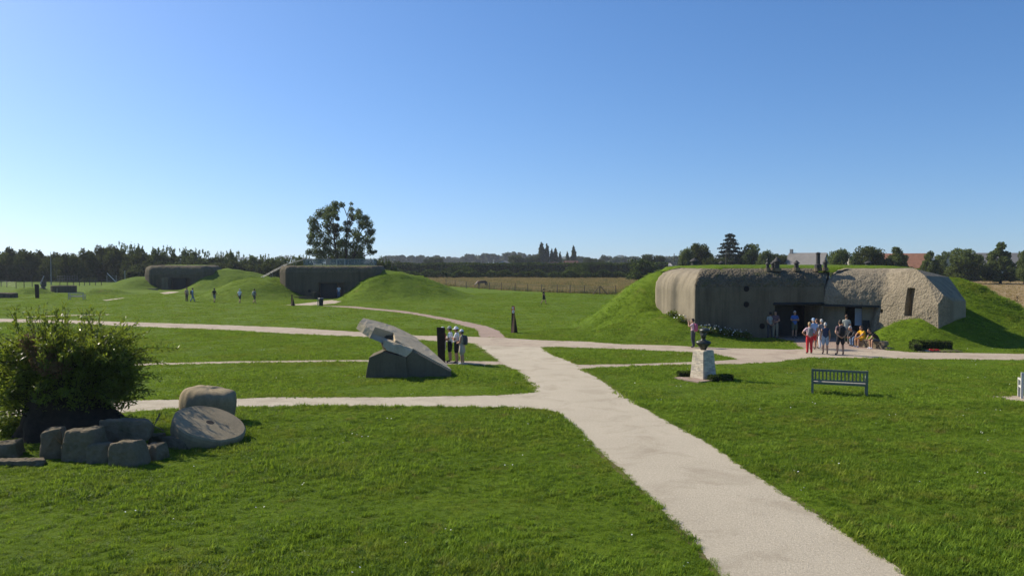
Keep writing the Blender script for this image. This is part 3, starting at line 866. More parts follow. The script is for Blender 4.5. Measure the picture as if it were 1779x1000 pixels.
def limbs(mb, base, top, r0, n, spread, rs, blobs=()):
    """Tapered trunk with limbs that reach out to the leaf masses."""
    pts = [Vector(base)]
    for k in range(1, 6):
        t = k / 5
        pts.append(Vector(base).lerp(Vector(top), t) + Vector((rs.uniform(-1, 1) * spread * 0.06, rs.uniform(-1, 1) * spread * 0.06, 0)))
    mb.tube(pts, [r0 * (1.25 if k == 0 else 1 - 0.16 * k) for k in range(6)], 8)
    for b in blobs:
        e = Vector(b[:3])
        t = min(0.95, max(0.25, (e.z - b[4] - base[2]) / max(0.1, top[2] - base[2]) * 0.8))
        s = pts[0].lerp(pts[-1], t)
        mid = s.lerp(e, 0.5) + Vector((0, 0, 0.12 * (e - s).length))
        mb.tube([s, mid, e], [r0 * 0.42, r0 * 0.26, r0 * 0.07], 6)

def tree_proto(kind, seed, mat, nleaf, leaf, h=8.0, w=7.0):
    """Returns (trunk mesh, crown mesh) for a tree whose foot is at the origin."""
    rs = np.random.default_rng(seed); rr = random.Random(seed)
    blobs = []
    if kind == 'round':
        for _ in range(44):
            a = rr.uniform(0, 2 * math.pi); t = rr.random()
            z = h * (0.20 + 0.70 * t)
            rad = w * 0.5 * math.sqrt(max(0.05, 1 - ((z / h - 0.52) / 0.5) ** 2)) * rr.uniform(0.30, 0.80)
            s = w * rr.uniform(0.13, 0.21)
            blobs.append((math.cos(a) * rad, math.sin(a) * rad, z, s, s * 0.9))
        top = (0, 0, h * 0.75)
    elif kind == 'cone':
        for _ in range(44):
            a = rr.uniform(0, 2 * math.pi); t = rr.random() ** 1.2
            z = h * (0.16 + 0.78 * t)
            rad = w * 0.5 * (1 - t ** 1.8 * 0.9) * rr.uniform(0.3, 0.8)
            s = w * rr.uniform(0.12, 0.2) * (1 - 0.45 * t)
            blobs.append((math.cos(a) * rad, math.sin(a) * rad, z, s, s))
        top = (0, 0, h * 0.9)
    elif kind == 'poplar':
        for k in range(26):
            t = k / 25
            z = h * (0.08 + 0.86 * t)
            s = w * 0.5 * (0.55 + 0.5 * math.sin(math.pi * min(1, t * 0.9 + 0.12))) * rr.uniform(0.9, 1.05) * (1 if t < 0.75 else 1 - (t - 0.75) * 2.2)
            blobs.append((rr.uniform(-.12, .12) * w, rr.uniform(-.12, .12) * w, z, s * 0.8, h * 0.06))
        top = (0, 0, h * 0.93)
    elif kind == 'cedar':
        for k in range(9):
            t = k / 8
            z = h * (0.30 + 0.66 * t)
            ln = w * 0.5 * (1.0 - 0.78 * t) * rr.uniform(0.8, 1.15)
            for q in range(6):
                a = q * math.pi / 3 + k * 0.7 + rr.uniform(-.3, .3)
                for e in (0.35, 0.65, 0.95):
                    blobs.append((math.cos(a) * ln * e, math.sin(a) * ln * e, z - 0.05 * h * e + rr.uniform(-.1, .1), ln * 0.24 + 0.2, 0.028 * h))
        top = (0, 0, h * 0.97)
    elif kind == 'bush':
        for _ in range(40):
            a = rr.uniform(0, 2 * math.pi); rad = w * 0.5 * math.sqrt(rr.random()) * 0.85
            z = h * rr.uniform(0.06, 0.82) * (1 - 0.35 * (rad / (w * 0.5)) ** 2)
            s = w * rr.uniform(0.12, 0.2)
            blobs.append((math.cos(a) * rad, math.sin(a) * rad, z, s, h * rr.uniform(0.14, 0.22)))
        top = (0, 0, h * 0.5)
    elif kind == 'willow':
        for _ in range(34):
            a = rr.uniform(0, 2 * math.pi); rad = w * 0.5 * math.sqrt(rr.random()) * 0.85
            z = h * rr.uniform(0.12, 0.86) * (1 - 0.3 * (rad / (w * 0.5)) ** 2)
            blobs.append((math.cos(a) * rad, math.sin(a) * rad, z, w * rr.uniform(0.07, 0.12), h * rr.uniform(0.12, 0.2)))
        for _ in range(12):
            a = rr.uniform(0, 2 * math.pi); rad = w * 0.4 * rr.random()
            blobs.append((math.cos(a) * rad, math.sin(a) * rad, h * rr.uniform(0.8, 0.97), w * 0.025, h * 0.09))
        top = (0, 0, h * 0.5)
    mb = MB(); limbs(mb, (0, 0, -0.1), top, max(0.12, h * 0.028), 8, w * 0.2, rr, blobs[:8] if kind not in ('poplar', 'cedar') else ())
    tr = mb.mesh('trunk'); tr.materials.append(M_BARK)
    vol = np.array([b[3] * b[3] * b[4] for b in blobs]) ** 0.7; share = vol / vol.sum()
    cs = []
    for (x, y, z, rx, rz), s in zip(blobs, share):
        k = max(6, int(nleaf * s))
        cs.append(in_ball(k, rs, 0.35) * np.array([rx, rx, rz]) + np.array([x, y, z]))
    v, f = leaf_quads(np.concatenate(cs), leaf * 1.25, leaf * 0.8, rs, flat=0.7 if kind == 'cedar' else 0.0)
    cr = np_mesh('crown', v, f); cr.materials.append(mat)
    return tr, cr
def plant_tree(proto, name, label, cat, loc, sc, rz=0.0, group=None):
    t = thing(name, label, cat, loc, rz, group, sc)
    link(bpy.data.objects.new('trunk', proto[0]), t)
    link(bpy.data.objects.new('crown', proto[1]), t)
    return t

# ------------------------------------------------------------------ the tree behind the railed bunker
def lone_tree():
    Y = 160.0
    base = P(597, 495, Y); base.z = 0
    t = thing('tall_tree', 'tall airy broadleaf tree with mistletoe balls behind the railed bunker', 'tree', base)
    rr = random.Random(3); rs = np.random.default_rng(3)
    m = Y / F
    # leaf masses read off the outline: (px, py, radius px)
    spots = [(546, 385, 9), (556, 372, 9), (551, 397, 8), (569, 366, 9), (580, 362, 9), (588, 358, 7), (575, 378, 9), (565, 390, 9), (584, 374, 7), (598, 357, 5), (605, 362, 5), (611, 354, 3), (607, 374, 6), (600, 388, 4),
             (622, 368, 6), (626, 378, 8), (634, 379, 7), (638, 390, 8), (629, 391, 8), (646, 402, 5), (641, 405, 8), (545, 412, 8), (541, 408, 5), (556, 409, 8), (551, 424, 8), (541, 422, 5), (567, 403, 6), (571, 418, 8),
             (562, 425, 8), (583, 424, 9), (592, 420, 7), (597, 408, 6), (603, 399, 6), (613, 404, 8), (623, 413, 9), (633, 418, 8), (643, 419, 5), (604, 424, 9), (616, 428, 9), (628, 431, 8), (640, 436, 6), (648, 439, 4), (652, 437, 3),
             (538, 438, 6), (548, 438, 8), (560, 440, 9), (572, 437, 9), (585, 439, 9), (598, 441, 9), (611, 442, 9), (624, 443, 8), (580, 408, 6), (588, 397, 5), (576, 394, 8), (640, 428, 5), (545, 399, 6), (647, 415, 3), (572, 450, 10), (590, 452, 11), (610, 453, 10), (555, 450, 9), (628, 452, 8)]
    blobs = []
    for px, py, r in spots:
        q = P(px, py, Y) - base
        R = r * m * 1.16
        blobs.append((q.x, rr.uniform(-3.6, 3.6) * (1.1 - abs(q.x) / 9), q.z, R, R))
    mb = MB()
    tops = [(-2.2, 0.3, 12.5), (0.9, -0.4, 13.2), (3.0, 0.5, 11.0)]
    for tx, ty, tz in tops:
        pts = [Vector((tx * 0.12, ty * 0.2, -0.1)), Vector((tx * 0.3, ty * .4, 2.5)), Vector((tx * 0.7, ty * .8, 6.5)), Vector((tx, ty, tz))]
        mb.tube(pts, [0.5, 0.38, 0.22, 0.05], 7)
    for b in blobs:
        e = Vector(b[:3]); k = min(tops, key=lambda q: abs(q[0] - e.x))
        tz = max(2.0, e.z - 2.2)
        f = tz / k[2]
        s = Vector((k[0] * min(1, f ** 0.8), k[1] * min(1, f), tz))
        mb.tube([s, s.lerp(e, 0.55) + Vector((0, 0, 0.25)), e], [0.1, 0.065, 0.02], 5)
    mb.build('trunk', M_BARK, t)
    crown_from_blobs('crown', blobs, 40000, 0.27, 0.16, 5, M_L_TREE, t, 0.05)
    for px, py, r in ((583, 392, 5), (586, 380, 4), (608, 388, 6), (606, 400, 6), (612, 380, 4), (582, 400, 5)):
        q = P(px, py, Y) - base
        crown_from_blobs('mistletoe_ball', [(q.x, rr.uniform(-1, 1), q.z, r * m, r * m)], 420, 0.26, 0.14, px, M_L_MISTLE, t, 0.2)
lone_tree()

# ------------------------------------------------------------------ left treeline
PR_WILLOW = [tree_proto('willow', 21 + k, M_L_PALE, 6000, 0.36, 7.5, 8.0) for k in range(3)]
PR_BUSH = [tree_proto('bush', 31 + k, M_L_DARK, 6500, 0.40, 6.5, 8.0) for k in range(3)]
PR_ROUND = [tree_proto('round', 41 + k, M_L_TREE, 8500, 0.34, 8.0, 7.0) for k in range(3)]
PR_ROUNDD = [tree_proto('round', 51 + k, M_L_DARK, 8500, 0.34, 8.0, 7.0) for k in range(3)]
rl = random.Random(12)
k = 0
for px in range(-40, 250, 17):                                   # dark trees, tops from the photo
    top = {0: 428, 1: 434, 2: 440, 3: 436, 4: 432}[(px // 34) % 5] + rl.uniform(-3, 3)
    Y = rl.uniform(196, 206)
    z = P(px, top, Y).z
    plant_tree(PR_BUSH[k % 3], 'hedgerow_tree', 'dark dense tree in the left boundary hedgerow', 'tree', ((px - PX) / F * Y, Y, 0), (rl.uniform(.8, 1.0), 0.9, z / 6.3), rl.uniform(0, 6), 'dark trees of the left hedgerow')
    k += 1
for i in range(13):                                              # pale willows poking up behind
    px = 190 + i * 27 + rl.uniform(-5, 5)
    top = [432, 424, 427, 432, 430, 432, 436, 440, 436, 444, 444, 446, 447][i]
    Y = rl.uniform(206, 214)
    z = P(px, top, Y).z
    plant_tree(PR_WILLOW[i % 3], 'willow_tree', 'pale green feathery willow in the boundary hedge behind the bunkers', 'tree', ((px - PX) / F * Y, Y, 0), (0.85, 0.9, z / 7.2), rl.uniform(0, 6), 'willows behind the far bunkers')
for i in range(13):
    px = 205 + i * 25 + rl.uniform(-6, 6)
    Y = rl.uniform(193, 200)
    z = P(px, 450 + rl.uniform(-3, 4), Y).z
    plant_tree(PR_BUSH[i % 3], 'hedge_bush', 'low dark bush at the foot of the willow hedge', 'bush', ((px - PX) / F * Y, Y, 0), (0.75, 0.7, z / 6.3), rl.uniform(0, 6), 'bushes below the willow hedge')
plant_tree(PR_ROUNDD[0], 'hedgerow_tree', 'rounded tree rising highest above the dark left hedgerow', 'tree', ((184 - PX) / F * 203, 203, 0), (0.75, 0.75, P(184, 427, 203).z / 7.6), 1.0)
for i, (px, top) in enumerate(((652, 451), (664, 449), (676, 453), (520, 446), (532, 447))):
    Y = 172.0
    plant_tree(PR_WILLOW[i % 3], 'hedge_bush', ['pale thin bush right of the railed bunker roof', 'pale thin bush left of the tall tree'][i > 2], 'bush', ((px - PX) / F * Y, Y, 0), (0.4, 0.4, P(px, top, Y).z / 7.0), i, ['bushes right of the railed bunker', 'bushes beside the tall tree'][i > 2])

# ------------------------------------------------------------------ clipped hedges
def hedge_mesh(name, L, W, Hh, n, leaf, seed, wav=0.06):
    rs = np.random.default_rng(seed)
    a = np.array([L * Hh, L * Hh, L * W, W * Hh, W * Hh]); cnt = (n * a / a.sum()).astype(int) + 4
    def R(k): return rs.random(k)
    pts = []
    pts.append(np.stack([R(cnt[0]) * L - L / 2, np.full(cnt[0], -W / 2), R(cnt[0]) * Hh], 1))
    pts.append(np.stack([R(cnt[1]) * L - L / 2, np.full(cnt[1], W / 2), R(cnt[1]) * Hh], 1))
    pts.append(np.stack([R(cnt[2]) * L - L / 2, R(cnt[2]) * W - W / 2, np.full(cnt[2], Hh)], 1))
    for k, sx in ((3, -1), (4, 1)):
        pts.append(np.stack([np.full(cnt[k], sx * L / 2), R(cnt[k]) * W - W / 2, R(cnt[k]) * Hh], 1))
    p = np.concatenate(pts)
    p[:, 2] *= 1 + wav * np.sin(p[:, 0] * 1.7 / max(0.3, Hh)) * np.cos(p[:, 0] * 0.63 / max(0.3, Hh) + 1)
    p += rs.normal(size=p.shape) * leaf * 0.35
    v, f = leaf_quads(p, leaf * 1.2, leaf * 0.8, rs)
    return np_mesh(name, v, f)
def hedge(name, label, cat, a, b, W, Hh, n, leaf, mat, seed=1, wav=0.06, group=None):
    a, b = Vector(a), Vector(b)
    c = (a + b) / 2; d = b - a
    t = thing(name, label, cat, (c.x, c.y, 0), math.atan2(d.y, d.x), group)
    L = d.length
    obj('leaves', hedge_mesh('leaves', L, W, Hh, n, leaf, seed, wav), mat, t)
    q = leaf * 0.5
    mb = MB(); mb.box(-L / 2 + q, L / 2 - q, -W / 2 + q, W / 2 - q, -0.05, Hh * (1 - wav) - q); mb.build('inner_twigs', M_HEDGECORE, t)
    return t
hedge('clipped_hedge', 'long clipped dark green hedge beyond the dry meadow', 'hedge', G(560, 480.5).xy + Vector((0, 25)), G(1180, 481.5).xy + Vector((0, 20)), 4.0, 4.15, 26000, 0.5, M_L_HEDGE, 3, 0.05)
hedge('bramble_hedge', 'lower ragged hedge between clipped hedge and dry meadow', 'hedge', G(690, 483.5).xy, G(1130, 485).xy, 3.5, 1.7, 12000, 0.5, M_L_HEDGE, 4, 0.4)
PB2 = [tree_proto('bush', 71 + k, M_L_HEDGE, 2600, 0.42, 5.0, 7.0) for k in range(2)]
def at_ground(px, Y): return ((px - PX) / F * Y, Y, 0)
plant_tree(PB2[0], 'field_bush', 'broad low bramble mound left of the grazing animal', 'bush', at_ground(800, 236), (1.4, 1, 0.85), 0)
plant_tree(PB2[1], 'field_bush', 'single upright bush standing before the clipped hedge', 'bush', at_ground(1004, 236), (0.95, 0.9, 1.0), 2)
plant_tree(PB2[0], 'field_bush', 'largest dark bush where the clipped hedge meets the bunker bank', 'bush', at_ground(1118, 205), (1.35, 1.2, 1.28), 1)
plant_tree(PB2[1], 'field_bush', 'grey green bush below the bunker bank at meadow end', 'bush', at_ground(1152, 190), (0.8, 0.8, 0.55), 1)
hedge('small_hedge', 'small square clipped hedge block left of the far bunker', 'hedge', (-82.0, 172.0), (-79.2, 172.0), 1.6, 3.0, 900, 0.26, M_L_DARK, 6)
mb = MB(); mb.box(-82.25, -82.1, 171.0, 171.2, 0, 3.0); tag(mb.build('pale_post', M_WOOD_P), 'pale square post at the edge of the small clipped hedge', 'post')
hedge('dark_hedge', 'low dark hedge under the right hand trees', 'hedge', at_ground(1640, 203)[:2], at_ground(1900, 203)[:2], 1.5, 1.55, 5000, 0.3, M_L_DARK, 8)
hedge('dark_hedge', 'short dark hedge piece behind the flank block', 'hedge', at_ground(1600, 120)[:2], at_ground(1664, 120)[:2], 1.5, 2.55, 2000, 0.25, M_L_DARK, 9)

# ------------------------------------------------------------------ right hand trees
right = [(1459, 434, 22, 'PR', 'round tree right of the grey roofed house'), (1509, 429, 27, 'PD', 'dark round tree left of the brown tiled roof'), (1558, 430, 30, 'PC', 'pointed tree in the middle of the brown tiled roof'),
         (1615, 437, 22, 'PC', 'conical tree right of the brown tiled roof'), (1675, 432, 31, 'PR', 'spiky topped tree left of the long grey roof'), (1738, 422, 33, 'PC', 'tallest tree at the right edge in front of the grey roof')]
PR_CONE = [tree_proto('cone', 61 + k, M_L_TREE, 8000, 0.34, 8.0, 7.0) for k in range(3)]
for i, (px, top, hw, kind, lab) in enumerate(right):
    Y = 178.0
    pr = {'PR': PR_ROUND, 'PD': PR_ROUNDD, 'PC': PR_CONE}[kind][i % 3]
    w = 2 * hw * Y / F
    plant_tree(pr, 'garden_tree', lab, 'tree', at_ground(px, Y), (w / 6.6, w / 6.6, P(px, top, Y).z / 7.9), i * 1.3, 'row of garden trees on the right')
for px, top, hw, Y, lab in ((1645, 437, 14, 225, 'small tree filling the gap beside the long grey roof'), (1485, 438, 10, 230, 'small distant tree beside the grey roofed house'), (1779, 436, 12, 170, 'thin grey green tree at the right picture edge'), (1632, 443, 14, 200, 'low dark tree beside the pale chimney house')):
    w = 2 * hw * Y / F
    plant_tree(PR_ROUND[1], 'garden_tree', lab, 'tree', at_ground(px, Y), (w / 6.6, w / 6.6, P(px, top, Y).z / 7.9), px)
PR_CEDAR = tree_proto('cedar', 81, M_L_CON, 5200, 0.42, 13.0, 9.0)
plant_tree(PR_CEDAR, 'cedar_tree', 'dark flat branched cedar above the bunker roof', 'tree', at_ground(1268, 210), (1.0, 1.0, P(1268, 405, 210).z / 12.7), 0.4)
bk = [(1192, 432, 14, 'dark rounded tree left part of the clump before the cedar'), (1214, 424, 22, 'largest rounded tree left of the cedar'), (1232, 441, 10, 'small tree between rounded clump and cedar'), (1243, 446, 22, 'low olive tree in front of the cedar'), (1303, 424, 20, 'rounded tree right of the cedar'),
      (1294, 441, 16, 'low tree at the right foot of the cedar'), (1330, 436, 15, 'dark tree left of the roof ventilators'), (1352, 442, 18, 'low tree behind the roof ventilators'), (1375, 444, 14, 'low tree left of the grey roofed house')]
for i, (px, top, hw, lab) in enumerate(bk):
    Y = 200.0 + (i % 3) * 8
    w = 2 * hw * Y / F
    plant_tree((PR_ROUNDD if i % 2 else PR_ROUND)[i % 3], 'garden_tree', lab, 'tree', at_ground(px, Y), (w / 6.6, w / 6.6, P(px, top, Y).z / 7.9), i)
for px, top, hw, lab in ((1125, 442, 14, 'dark round tree behind the big field bush, left one'), (1146, 444, 12, 'dark round tree behind the big field bush, right one')):
    Y = 330.0; w = 2 * hw * Y / F
    plant_tree(PR_ROUNDD[1], 'garden_tree', lab, 'tree', at_ground(px, Y), (w / 6.6, w / 6.6, P(px, top, Y).z / 7.9), px)
# ------------------------------------------------------------------ poplars and the far wood
PR_POP = [tree_proto('poplar', 91 + k, M_L_DARK, 5200, 0.8, 22.0, 6.0) for k in range(3)]
for i, (px, top, hw, lab) in enumerate(((940, 421.5, 6, 'tallest columnar poplar, leftmost of the row'), (950, 423, 4, 'slim tall poplar second from the left of the row'), (958.5, 432, 3.2, 'slender poplar third from the left of the row'), (965.5, 431, 4.5, 'poplar fourth from the left of the row'), (973, 437, 2.6, 'shortest pointed poplar right of the main row'), (985.5, 437, 3, 'small pointed tree left of the lone poplar'), (996, 427, 4.2, 'lone poplar standing right of the others'))):
    Y = 520.0; w = 2 * hw * Y / F
    plant_tree(PR_POP[i % 3], 'poplar_tree', lab, 'tree', at_ground(px, Y), (w / 4.4, w / 4.4, P(px, top, Y).z / 21.4), i, 'row of poplars')
def wood(name, label, tops, Y0, dY, hw, nper, leaf, seed, mat):
    rs = np.random.default_rng(seed)
    cs = []
    for px, top in tops:
        Y = Y0 + rs.uniform(0, dY)
        zt = P(px, top, Y).z
        w = hw * rs.uniform(0.8, 1.2) * Y / F
        for _ in range(9):
            z = zt * rs.uniform(0.25, 0.86)
            r = w * rs.uniform(0.35, 0.6)
            p = in_ball(nper // 9, rs, 0.4) * np.array([r, r, zt * 0.16])
            q = np.array([(px - PX) / F * Y + rs.uniform(-.5, .5) * w, Y + rs.uniform(-.6, .6) * w, z])
            cs.append(p + q)
    v, f = leaf_quads(np.concatenate(cs), leaf * 1.2, leaf * 0.9, rs)
    v[:, 2] = np.maximum(v[:, 2], 0.0)
    return tag(obj(name, np_mesh(name, v, f), mat), label, 'wood', kind='stuff')
prof_a = [(668, 446), (676, 444.5), (684, 444), (693, 443), (702, 442), (711, 442), (720, 442), (729, 442.5), (738, 443.5), (747, 443.5), (756, 443.5), (765, 444), (774, 445), (783, 446.5), (790, 449), (797, 453)]
prof_b = [(808, 443), (814, 441), (821, 439.5), (828, 440), (835, 441.5), (842, 440), (850, 439.5), (858, 440), (866, 440.5), (875, 438.5), (884, 437.5), (894, 437), (903, 437.5), (912, 438.5), (921, 440.5), (930, 441), (938, 444)]
prof_c = [(900 + i * 12, 447 - 3 * math.sin(i * 0.9)) for i in range(28)] + [(1053, 442.5), (1070, 443.5), (1100, 444), (1085, 445), (1165, 446), (1180, 447)]
prof_d = [(-200 + i * 26, 446 - 3 * math.sin(i * 1.7)) for i in range(80)]
wood('far_wood', 'hazy bluish wood on the horizon left of the gap', prof_a, 900, 60, 10, 1000, 1.5, 1, M_L_WOOD)
wood('far_wood', 'hazy bluish wood on the horizon left of the poplars', prof_b, 900, 60, 10, 1000, 1.5, 2, M_L_WOOD)
wood('far_wood', 'long low dark wood on the horizon right of the poplars', prof_c, 640, 120, 13, 900, 1.2, 3, M_L_WOOD)
wood('horizon_wood', 'low distant line of woodland along the whole horizon', prof_d, 1500, 300, 22, 500, 2.6, 4, M_L_WOOD)
for i, (px, top, hw) in enumerate(((758, 446, 12), (742, 450, 9), (690, 452, 8), (895, 442, 12), (905, 448, 10), (918, 446, 8), (930, 445, 9), (1030, 449, 10), (1045, 450, 8), (1020, 447, 7))):
    Y = 460.0; w = 2 * hw * Y / F
    plant_tree(PR_ROUNDD[i % 3], 'field_tree', 'dark roundish tree standing before the far wood', 'tree', at_ground(px, Y), (w / 6.6, w / 6.6, P(px, top, Y).z / 7.9), i, 'trees before the far wood')
# sapling on the right bank
sp = P(1767, 532, 60.0)
t = thing('sapling', 'thin bare sapling with a stake on the right bank', 'tree', (sp.x, 60.0, hz(sp.x, 60.0)))
mb = MB(); mb.tube([(0, 0, -0.2), (0.02, 0, 1.0), (0.0, 0, 2.1)], [0.03, 0.025, 0.015], 5)
for a in (0.3, 2.0, 4.0, 5.2): mb.tube([(0, 0, 1.5 + a * 0.1), (0.25 * math.cos(a), 0.25 * math.sin(a), 1.75 + a * 0.1)], [0.012, 0.005], 4)
mb.build('trunk', M_BARK, t)
crown_from_blobs('crown', [(0, 0, 2.0, 0.22, 0.18), (-0.15, 0, 1.8, 0.12, 0.1)], 70, 0.09, 0.05, 3, M_L_DEAD, t, 0.1)

# ------------------------------------------------------------------ the pollarded willow in the foreground
def pollard():
    base = G(116, 754); bx, by = base.x, base.y
    t = thing('pollard_willow', 'bushy pollarded willow on a fat dark stump among stones', 'tree', (bx, by, 0), 0, None, (1.06, 1.0, 1.15))
    rs = np.random.default_rng(17); rr = random.Random(17)
    # stump: gnarled, flaring to the right foot
    n, rows = 40, 16
    vs = []
    for i in range(rows):
        z = -0.1 + 2.0 * i / (rows - 1)
        tt = i / (rows - 1)
        for k in range(n):
            a = 2 * math.pi * k / n
            r = 1.05 - 0.15 * tt + 0.42 * max(0, 1 - tt * 2.6) * (1.0 + 0.6 * math.cos(a))
            q = Vector((math.cos(a) * 1.6, math.sin(a) * 1.6, z * 0.7))
            r *= 1 + 0.20 * mnoise.noise(q * 1.4) + 0.09 * math.sin(a * 9 + z * 1.2) + 0.08 * mnoise.noise(q * 5)
            vs.append((math.cos(a) * r, math.sin(a) * r * 0.8, z))
    fs = [(i * n + k, i * n + (k + 1) % n, (i + 1) * n + (k + 1) % n, (i + 1) * n + k) for i in range(rows - 1) for k in range(n)]
    vs.append((0, 0, 1.75)); fs3 = [((rows - 1) * n + k, (rows - 1) * n + (k + 1) % n, len(vs) - 1) for k in range(n)]
    me = bpy.data.meshes.new('trunk'); me.from_pydata(vs, [], fs + fs3); me.update()
    obj('trunk', me, M_BARK, t, smooth=True)
    # shoots: thin stems with rows of narrow leaves
    mb = MB(); cen, dirs = [], []
    for i in range(560):
        a = rr.uniform(0, 2 * math.pi); rad = 0.95 * math.sqrt(rr.random())
        z0 = rr.uniform(0.55, 1.9) if rr.random() < 0.65 else rr.uniform(1.5, 1.95)
        s = Vector((math.cos(a) * rad * 1.25, math.sin(a) * rad * 0.9, z0))
        out = rr.uniform(0.35, 1.25)
        d = Vector((math.cos(a) * out * 1.15, math.sin(a) * out, rr.uniform(0.25, 1.2))).normalized()
        ln = rr.uniform(0.7, 1.45) * (1.0 if d.z > 0.5 else 1.05)
        if d.z > 0.75: ln *= 0.85
        if rr.random() < 0.05: ln *= 1.3
        if i % 22 == 0: d = Vector((rr.uniform(-.25, .25), rr.uniform(-.2, .2), 1)).normalized(); ln = rr.uniform(1.0, 1.3); s.z = 1.9
        pts = []
        for k in range(6):
            f = k / 5
            pts.append(s + d * ln * f + Vector((0, 0, -0.42 * (f ** 2) * ln * max(0.1, 1 - d.z * 0.9))) + Vector((rr.uniform(-.03, .03), rr.uniform(-.03, .03), 0)))
        if pts[-1].z < 0.4 or (pts[-1].y < -1.0 and pts[-1].z < 1.0 and abs(pts[-1].x) < 0.9): continue
        mb.tube(pts, [0.016, 0.013, 0.010, 0.008, 0.006, 0.003], 4, False)
        m = int(46 * ln) + 10
        for q in range(m):
            f = 0.12 + 0.88 * (q + rr.random()) / m
            j = min(4, int(f * 5)); w = f * 5 - j
            p = pts[j].lerp(pts[j + 1], w)
            off = Vector((rr.gauss(0, 1), rr.gauss(0, 1), rr.gauss(0, 1))).normalized()
            dd = ((pts[j + 1] - pts[j]).normalized() * 0.7 + off * 0.8).normalized()
            cen.append(p + dd * 0.05 + off * rr.uniform(0.0, 0.09)); dirs.append(dd)
    mb.build('shoots', M_BARK, t)
    v, f = leaf_quads(np.array([tuple(c) for c in cen]), 0.125, 0.036, rs, dirs=np.array([tuple(d) for d in dirs]))
    mid = np.random.default_rng(3)
    obj('leaves', np_mesh('leaves', v, f), M_L_WILLOW, t)
    # inner mass of twigs and leaves
    crown_from_blobs('inner_leaves', [(0, 0, 1.75, 1.35, 0.75), (-1.0, 0, 1.5, 0.8, 0.6), (1.05, 0, 1.6, 0.75, 0.65), (-1.45, 0, 0.95, 0.6, 0.5), (1.35, 0.1, 1.05, 0.55, 0.5), (-1.6, -0.2, 1.4, 0.5, 0.5), (1.55, 0, 1.5, 0.45, 0.5), (0.4, 0.3, 2.2, 0.75, 0.4), (-0.6, 0.2, 2.15, 0.7, 0.35), (0.9, -0.3, 1.3, 0.6, 0.5), (-0.5, -0.5, 1.55, 0.8, 0.45)], 11000, 0.12, 0.045, 5, M_L_WILLOW, t, 0.1)
    crown_from_blobs('dead_leaves', [(0.05, -1.15, 2.0, 0.38, 0.3), (0.35, -1.25, 1.75, 0.42, 0.2), (-0.35, -1.0, 2.3, 0.3, 0.22)], 1500, 0.12, 0.035, 6, M_L_DEAD, t, 0.1)
    # ivy and weeds round the left foot
    w = thing('weed_clump', 'leafy weeds growing left of the willow stump', 'plant', (bx - 1.75, by + 0.1, 0))
    crown_from_blobs('leaves', [(0, 0, 0.3, 0.7, 0.35), (-0.7, 0.2, 0.25, 0.6, 0.3), (0.3, -0.3, 0.3, 0.4, 0.3)], 2200, 0.10, 0.05, 9, M_L_WILLOW, w, 0.1)
    w = thing('weed_clump', 'dark weeds growing on the right foot of the willow stump', 'plant', (bx + 1.75, by - 0.1, 0))
    crown_from_blobs('leaves', [(0, 0, 0.25, 0.45, 0.3), (0.35, 0.1, 0.15, 0.35, 0.22)], 1300, 0.10, 0.045, 10, M_L_WILLOW, w, 0.1)
pollard()
# ------------------------------------------------------------------ stones round the willow
def stone(label, px, py, Y, w, d, h, seed, mat=None, name='stone', tilt=0.0, cat='stone', group=None):
    if name == 'stone': w, h = w * .93, h * .9
    rr = random.Random(seed)
    pts = []
    for sx in (-1, 1):
        for sy in (-1, 1):
            for sz in (0, 1):
                k = 0.86 if sz else 1.0
                pts.append((sx * w / 2 * k * rr.uniform(0.8, 1.05), sy * d / 2 * k * rr.uniform(0.8, 1.05), (h if sz else -0.06) * rr.uniform(0.86, 1.05)))
    for _ in range(5):
        a = rr.uniform(0, 6.28)
        pts.append((math.cos(a) * w * 0.53, math.sin(a) * d * 0.53, h * rr.uniform(0.3, 0.6)))
    me = hull_mesh(name, pts, 5, 0.055, 4.0, min(w, d, h) * 0.07, seed, edge=min(w, d, h) * 0.16)
    o = obj(name, me, mat or M_STONE, None, smooth=False)
    q = G(px, py) if Y is None else Vector(((px - PX) / F * Y, Y, 0))
    o.location = (q.x, q.y, 0); o.rotation_euler = (tilt, rr.uniform(-.06, .06), rr.uniform(-.3, .3))
    return tag(o, label, cat, group)
SG = 'stones round the willow stump'
stone('rough squarish stone at the left end of the stump stones', 95, 792, None, 0.62, 0.6, 0.80, 3, group=SG)
stone('large block stone second from left under the willow', 146, 797, None, 1.05, 0.7, 0.86, 4, group=SG)
o = stone('wide flat topped stone lying upon the blocks under the willow', 221, 782, None, 1.36, 0.7, 0.52, 5, group=SG); o.location.z = 0.36
stone('small dark stone wedged between the willow blocks', 175, 801, None, 0.62, 0.5, 0.50, 6, group=SG)
stone('square pale edged block nearest the camera under the willow', 224, 806, None, 0.98, 0.6, 0.66, 7, group=SG)
stone('dark stone right of the square block', 270, 796, None, 0.6, 0.5, 0.42, 8, group=SG)
stone('small low stone between the blocks and the round slab', 274, 772, None, 0.45, 0.4, 0.34, 15, group=SG)
stone('brownish stone at the left picture edge', 8, 792, None, 0.9, 0.6, 0.42, 9, group=SG)
stone('long flat slab lying in grass at the left picture edge', 30, 806, None, 1.35, 0.5, 0.13, 10, group=SG)
stone('tall base stone hidden behind the willow blocks', 215, 776, None, 1.1, 0.5, 0.42, 11, group=SG)
